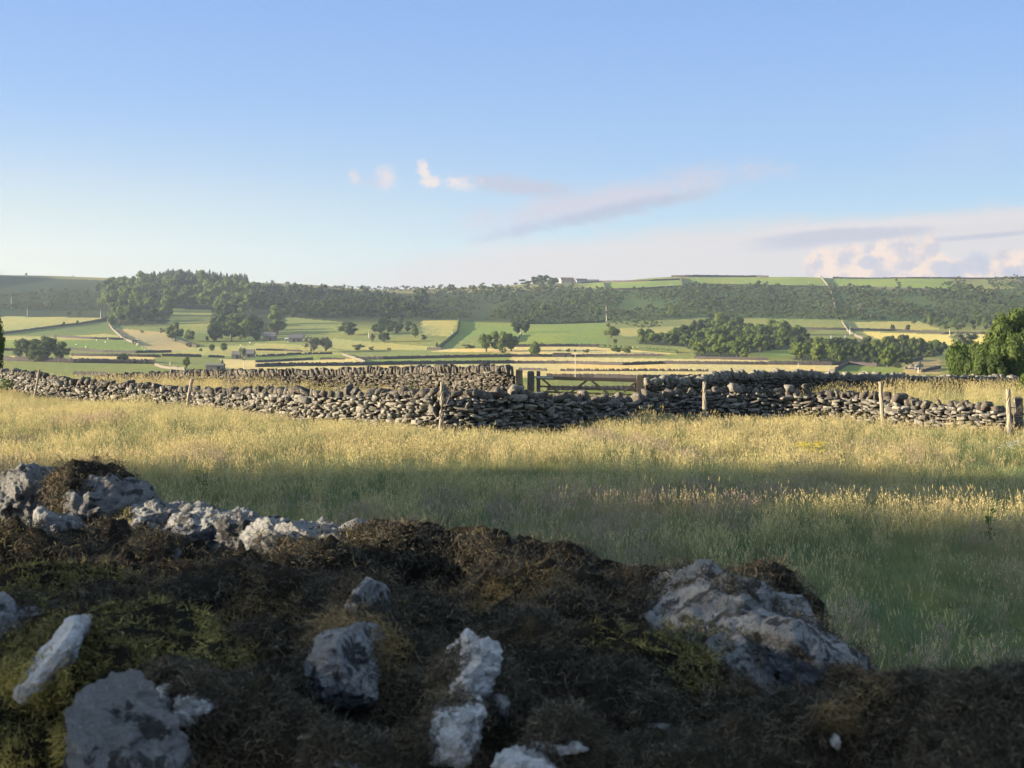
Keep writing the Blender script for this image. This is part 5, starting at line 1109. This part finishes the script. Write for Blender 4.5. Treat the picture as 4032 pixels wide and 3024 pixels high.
STN = [  # px, row, D, rx, ry, depth, roll, material, cuts, roughness, look
 (26, 508, 2.12, 50, 37, .09, 8, M_FSTD, 7, .09, 'dark grey rough boulder at the far left end'),
 (110, 526, 2.02, 50, 44, .10, 14, M_FSTD, 8, .08, 'dark grey boulder with a moss cap'),
 (146, 533, 1.93, 34, 24, .07, 10, M_FST, 7, .07, 'smooth blue-grey stone with a square edge'),
 (214, 535, 1.86, 58, 25, .09, 6, M_FST, 8, .075, 'pale rugged stone catching the last sun'),
 (305, 548, 1.78, 80, 28, .09, 7, M_FST, 8, .09, 'long pale grey coping stone sloping down to the right'),
 (300, 560, 1.70, 46, 24, .06, 0, M_FSTD, 7, .09, None),
 (70, 540, 1.96, 60, 26, .08, 5, M_FST, 8, .09, None), (185, 522, 1.95, 40, 22, .07, 12, M_FSTD, 7, .07, None), (255, 540, 1.84, 40, 24, .07, 4, M_FSTD, 8, .08, None), (372, 556, 1.72, 40, 16, .05, 6, M_FSTD, 7, .09, None),
 (420, 640, 1.28, 22, 15, .05, -20, M_FSTD, 7, .08, None), (232, 668, 1.20, 30, 14, .04, 8, M_FSTD, 7, .09, None), (95, 632, 1.30, 30, 14, .05, 10, M_FSTD, 7, .08, None), (585, 655, 1.25, 12, 8, .03, 0, M_FST, 7, .08, None), (610, 603, 1.43, 5, 9, .02, 10, M_FSTW, 6, .06, None), (660, 722, 1.05, 16, 6, .03, 0, M_FST, 6, .08, None), (834, 742, .87, 4, 7, .012, 0, M_FSTW, 6, .06, None),
 (165, 563, 1.72, 34, 20, .06, 0, M_FSTD, 7, .05, 'small dark blue-grey stone sunk in moss'),
 (12, 630, 1.24, 34, 42, .07, -10, M_FST, 4, .06, 'blue-grey stone at the left edge'),
 (30, 668, 1.20, 34, 26, .06, 0, M_FSTD, 7, .06, None),
 (56, 658, 1.05, 15, 44, .05, 38, M_FSTW, 3, .05, 'narrow white stone leaning to the right'),
 (132, 740, .89, 50, 56, .06, -6, M_FSTD, 4, .07, 'mottled grey stone under moss at the lower left'),
 (165, 702, .96, 17, 16, .035, 0, M_FSTW, 6, .10, 'small whitish stone showing through the moss'), (196, 710, .95, 18, 14, .03, 8, M_FSTW, 6, .12, None),
 (364, 614, 1.20, 23, 34, .06, -4, M_FST, 3, .06, 'upper knob of a pale stone hanging with moss'), (354, 662, 1.09, 38, 33, .07, -8, M_FST, 4, .065, 'rounded pale stone jutting from under the moss'),
 (471, 677, 1.00, 28, 35, .05, 10, M_FSTW, 3, .10, 'whitish lumpy stone low in the middle'), (456, 728, .93, 22, 34, .045, 14, M_FSTW, 3, .09, None), (499, 708, .97, 11, 18, .03, 0, M_FST, 6, .08, None),
 (527, 764, .86, 30, 13, .03, -8, M_FSTW, 6, .10, 'bright white stone edge at the bottom'), (562, 744, .87, 30, 6, .03, -6, M_FSTW, 5, .05, None), (345, 764, .87, 34, 9, .02, 14, M_FSTW, 5, .06, None),
 (722, 646, 1.30, 112, 62, .14, 20, M_FST, 8, .05, 'large blue-grey lichened boulder right of the middle'), (792, 668, 1.25, 84, 40, .11, 28, M_FST, 7, .05, 'lower shoulder of the large lichened boulder'),
 (690, 608, 1.40, 52, 34, .08, 10, M_FST, 8, .06, None),
 (720, 700, 1.16, 22, 12, .03, -12, M_FSTW, 6, .06, 'small pale stone in the dark hollow under the large boulder'), (842, 694, 1.16, 22, 13, .05, 8, M_FSTD, 7, .08, 'small dark stone at the foot of the boulder'),
]
ROCKV = []
for i, (px, row, D, rx, ry, rd, roll, mt, cuts, rough, lab) in enumerate(STN):
    v = rock(px, row + (3 if mt is not M_FSTW else 0), D, rx * 1.06, ry * (1.16 if rx > 30 else 1.1), rd, roll, int(px * 7 + row * 3) % 9973, cuts, rough, tilt=-.15)
    o = obj('top_stone', mesh_np('top_stone', v - np.array(fo), ICO6[1], [mt], True), fw)
    if lab: o['label'] = lab
    ROCKV.append(v)
# moss body: overlapping mounds fused into one skin
MOSS = [  # px, row, D, rx, ry, half depth
 (455, 612, 1.60, 84, 54, .16), (560, 643, 1.47, 112, 58, .16), (640, 646, 1.42, 70, 48, .13), (520, 603, 1.55, 80, 30, .12), (340, 611, 1.62, 105, 46, .14), (400, 577, 1.66, 50, 27, .10), (175, 616, 1.66, 120, 44, .15), (55, 590, 1.80, 100, 50, .18),
 (250, 640, 1.42, 130, 46, .15), (560, 688, 1.22, 118, 62, .13), (600, 705, 1.15, 110, 45, .11), (450, 690, 1.24, 70, 52, .12), (345, 720, 1.12, 100, 66, .12), (320, 650, 1.34, 70, 42, .1), (200, 670, 1.24, 150, 46, .13), (120, 690, 1.14, 130, 54, .12), (225, 735, 1.04, 150, 55, .11), (30, 730, 1.10, 90, 60, .12), (60, 640, 1.42, 80, 46, .12),
 (85, 495, 2.02, 24, 10, .06), (30, 562, 1.85, 60, 24, .12),
 (610, 772, .97, 150, 40, .10), (760, 769, .99, 150, 40, .11), (470, 776, .95, 120, 34, .09), (870, 762, .93, 56, 40, .08), (770, 622, 1.47, 26, 28, .07), (800, 655, 1.41, 28, 26, .06),
 (965, 758, .84, 92, 58, .10), (1040, 762, .80, 90, 62, .10), (900, 768, .86, 56, 40, .08), (1010, 760, .76, 110, 60, .08), (935, 722, .86, 36, 22, .05), (1000, 715, .84, 60, 22, .06),
]
bmv, bmf, o_ = [], [], 0
for i, (px, row, D, rx, ry, rd) in enumerate(MOSS):
    v = ICO2[0] * np.array([rx * D / F, rd, ry * D / F]) + np.array(P3(px, row, D)); bmv.append(v); bmf.append(ICO2[1] + o_); o_ += len(v)
# the body of the wall below
for t0, t1, z0, z1 in ((-.26, .30, -2.9, -.315), ):
    c = []
    for s_ in (-.9, 3.4):
        for t in (t0, t1):
            for z in (z0, z1):
                q = AX0 + AXD * s_ + AXN * t; c.append((q[0], q[1], CZ + z))
    bmv.append(np.array(c)); BOXF = np.array([(0, 1, 3, 2), (4, 6, 7, 5), (0, 4, 5, 1), (2, 3, 7, 6), (0, 2, 6, 4), (1, 5, 7, 3)]) + o_; o_ += 8
tmp = bpy.data.objects.new('tmp', mesh_np('tmp', np.concatenate(bmv), [np.concatenate(bmf), BOXF])); COL.objects.link(tmp)
rm = tmp.modifiers.new('r', 'REMESH'); rm.mode = 'VOXEL'; rm.voxel_size = .011
dg = bpy.context.evaluated_depsgraph_get(); ev = tmp.evaluated_get(dg); me_ = ev.to_mesh()
nv = len(me_.vertices); MV = np.empty(nv * 3, np.float32); me_.vertices.foreach_get('co', MV); MV = MV.reshape(-1, 3).astype(float)
MN = np.empty(nv * 3, np.float32); me_.vertices.foreach_get('normal', MN); MN = MN.reshape(-1, 3).astype(float)
MFq = [tuple(p.vertices) for p in me_.polygons]; ev.to_mesh_clear(); bpy.data.objects.remove(tmp)
vis = MV[:, 2] > CZ - .62
nA = np.zeros(nv); nA[vis] = .030 - np.abs(fnoise(MV[vis], 6.5, 3.1, 3)) * .085 + .012 - np.abs(fnoise(MV[vis], 19, 8.2, 3)) * .034 + fnoise(MV[vis], 45, 1.2, 2) * .006
nA *= np.interp(MV[:, 1], [.75, 1.5], [.42, 1.0]); MV2 = MV + MN * nA[:, None]
def _mossb(b, bs):
    p = pos(b); n1 = b.noise(p, 7, 4, .6); n2 = b.noise(p, 90, 5, .7)
    col = ramp(b, b.add(b.mul(n1, .5), b.mul(n2, .5)), [(.36, (.009, .008, .007)), (.54, (.022, .019, .014)), (.70, (.06, .05, .028))])
    b.put(bs.inputs['Base Color'], col); bump(b, bs, n2, 1.0, .012)
M_MOSSB = material('moss_mat', _mossb, 1.0, .05)
def strand_mat(name, lo, mid, hi, gold):
    def bld(b, bs):
        p = pos(b); f = b.add(b.mul(island(b), .55), b.mul(rnd_obj(b), .45))
        col = ramp(b, f, [(0, lo), (.55, mid), (1, hi)])
        n = b.noise(p, 5.5, 4, .6)
        col = b.mix(b.mul(b.ss(n, .55, .68), .75), col, C4(*gold)); b.put(bs.inputs['Base Color'], col)
    return material(name, bld, .8, .15)
M_STR = strand_mat('brown_moss_strands', (.020, .018, .015), (.060, .053, .039), (.205, .168, .108), (.30, .205, .085))
M_STG = strand_mat('olive_moss_strands', (.042, .038, .016), (.12, .105, .038), (.31, .265, .09), (.40, .32, .09))
def moss_me(name, verts, faces, m): return mesh_np(name, verts, faces, [m], True)
fq = np.array([q for q in MFq if len(q) == 4]); ft_ = np.array([q for q in MFq if len(q) == 3])
body = obj('moss', moss_me('moss', MV2 - np.array(fo), [fq] + ([ft_] if len(ft_) else []), M_MOSSB), fw)
MOSST = bpy.data.collections.new('moss_tufts')
def moss_tuft(name, seed, n, L, w, mat, curl):
    r = np.random.default_rng(seed); m = MB()
    for i in range(n):
        a = r.uniform(0, 6.28); q = .026 * math.sqrt(r.random()); p = np.array([q * math.cos(a), q * math.sin(a), -.006]); d = r.normal(0, 1, 3) * np.array([1, 1, .4]) + np.array([.55, 0, .55]); d /= np.linalg.norm(d)
        l = r.uniform(*L); seg = 5; v = []; sd = np.cross(d, r.normal(0, 1, 3)); sd /= np.linalg.norm(sd)
        for k in range(seg + 1):
            ww = w * (1 - .8 * k / seg); v += [p - sd * ww / 2, p + sd * ww / 2]; d = d + r.normal(0, curl, 3) + np.array([.06, 0, -.10]); d /= np.linalg.norm(d); p = p + d * l / seg
        m.add(v, [(2 * k, 2 * k + 1, 2 * k + 3, 2 * k + 2) for k in range(seg)])
    o = bpy.data.objects.new(name, m.mesh(name, [mat])); MOSST.objects.link(o)
for i in range(4): moss_tuft('a_brown_moss', 300 + i, 70, (.008, .020), .0010, M_STR, .7)
for i in range(2): moss_tuft('b_olive_moss', 320 + i, 60, (.007, .015), .0015, M_STG, .65)
for i in range(2): moss_tuft('c_long_moss', 340 + i, 40, (.018, .034), .0009, M_STR, .5)
# strands over every part of the moss that can be seen from this side of the wall
fa = np.concatenate([fq[:, :3], fq[:, [0, 2, 3]]]); A, Bv, Cv = MV2[fa[:, 0]], MV2[fa[:, 1]], MV2[fa[:, 2]]
fn = np.cross(Bv - A, Cv - A); area = np.linalg.norm(fn, axis=1) / 2; fn = fn / (area[:, None] * 2 + 1e-12); cen = (A + Bv + Cv) / 3
ok = (cen[:, 2] > CZ - .5) & (cen[:, 1] < 2.9); wgt = area * ok * np.clip(1.45 / np.maximum(cen[:, 1], .6), .6, 2.0) ** 1.6; wgt /= wgt.sum()
NM = 64000
pick = RNG.choice(len(fa), NM, p=wgt); r1, r2 = RNG.random(NM) ** .5, RNG.random(NM)
mp = A[pick] * (1 - r1)[:, None] + Bv[pick] * (r1 * (1 - r2))[:, None] + Cv[pick] * (r1 * r2)[:, None]; mn = MN[fa[pick, 0]]
from mathutils.kdtree import KDTree
kd = KDTree(len(MV2) // 3 + 1)
for i_ in range(0, len(MV2), 3): kd.insert(MV2[i_], i_ // 3)
kd.balance(); ep, en = [], []
for V in ROCKV:                                                     # fringes of moss creeping over the edges and tops of the stones
    c_ = V.mean(0); pk = RNG.choice(len(V), 700, replace=False); mk = fnoise(V[pk] + 3, 14, 2.2, 3); sz = (V[:, 2].max() - V[:, 2].min())
    for j, m_ in zip(pk, mk):
        dd = kd.find(V[j])[2]; topk = (V[j, 2] - V[:, 2].min()) / sz
        if dd < .010 or (dd < .03 and m_ > .22 and V[j, 1] < 1.65) or (m_ > .42 and topk > .6 and V[j, 1] < 1.7):
            n_ = V[j] - c_; ep.append(V[j]); en.append(n_ / np.linalg.norm(n_))
mp = np.concatenate([mp, np.array(ep)]); mn = np.concatenate([mn, np.array(en)]); NM = len(mp)
oliv = fnoise(mp, 3.2, 6.6, 3) + np.clip((-mp[:, 0] - .13) * 1.3, -.55, .35) + np.clip((CZ - .25 - mp[:, 2]) * 1.2, -.1, .15)
kind = np.where(oliv > .27, 1, np.where(RNG.random(NM) < .13, 2, 0)); MT, MO = [4, 2, 2], [0, 4, 6]
idx = np.array([MO[k] + RNG.integers(MT[k]) for k in kind])
rot = np.empty((NM, 3)); down = Vector((0, 0, -1))
for i in range(NM):
    n = Vector(mn[i]); t = down - n * down.dot(n)
    if t.length < .05: t = n.orthogonal()
    t = (t.normalized() + Vector(RNG.normal(0, .55, 3))); t = (t - n * t.dot(n)).normalized(); s_ = n.cross(t)
    rot[i] = Matrix((t, s_, n)).transposed().to_euler()[:]
sc = RNG.uniform(.6, 1.15, NM) * np.interp(mp[:, 1], [.7, 1.4], [.62, 1.0])
mt = scatter('moss_strands', mp - np.array(fo), rot, np.column_stack([sc] * 3), idx, MOSST, fw); tag(mt, kind='stuff')

# ------------------------------------------------------------------ trees standing left of the view, whose shade lies on the meadow
for i, (x, y, w, h) in enumerate([(-24, 30.2, 8.6, 9.8), (-27, 20.6, 8.6, 11), (-24, 11.5, 9, 12), (-32, 8, 9, 12), (-20, 5.2, 8, 9.5), (-22, -4.0, 10, 11), (-31, -6.5, 9, 12), (-26, 25.6, 3.8, 7.3), (-38, 29.5, 8, 13), (-36, 14, 11, 13)]):
    o = bpy.data.objects.new('shade_tree', None); COL.objects.link(o); o.location = (x, y, float(H(x, max(y, 1.0))) - .6); o.scale = (w, w, h); o.rotation_euler = (0, 0, i * 1.3)
    obj('trunk', TR[i % 2], o); obj('crown', PROTO['big'][i % 3][0], o)
    tag(o, 'leafy tree standing beyond the left edge, shading the meadow', 'tree', 'shade trees left of the meadow')

# ------------------------------------------------------------------ air
def haze_box(d, col):
    m = bpy.data.materials.new('haze_air'); m.use_nodes = True; nt = m.node_tree; nt.nodes.clear(); b = NB(nt); out = b.n('ShaderNodeOutputMaterial'); v = b.n('ShaderNodeVolumePrincipled')
    v.inputs['Color'].default_value = C4(*col); v.inputs['Density'].default_value = d; v.inputs['Anisotropy'].default_value = .3; nt.links.new(v.outputs[0], out.inputs['Volume'])
    mb = MB(); zl = float(allv[:, 2].min()) - 1; zh = float(allv[:, 2].max()) + 18; y1 = 3105; x1 = float(np.abs(allv[:, 0]).max()) + 5
    mb.box((0, (y1 - 80) / 2, (zl + zh) / 2), (2 * x1, y1 + 80, zh - zl)); o = obj('haze', mb.mesh('haze', [m])); tag(o, 'thin blue evening haze filling the valley', 'haze', kind='stuff')
HAZE = 0.00008
if HAZE: haze_box(HAZE, (.66, .80, 1.0))
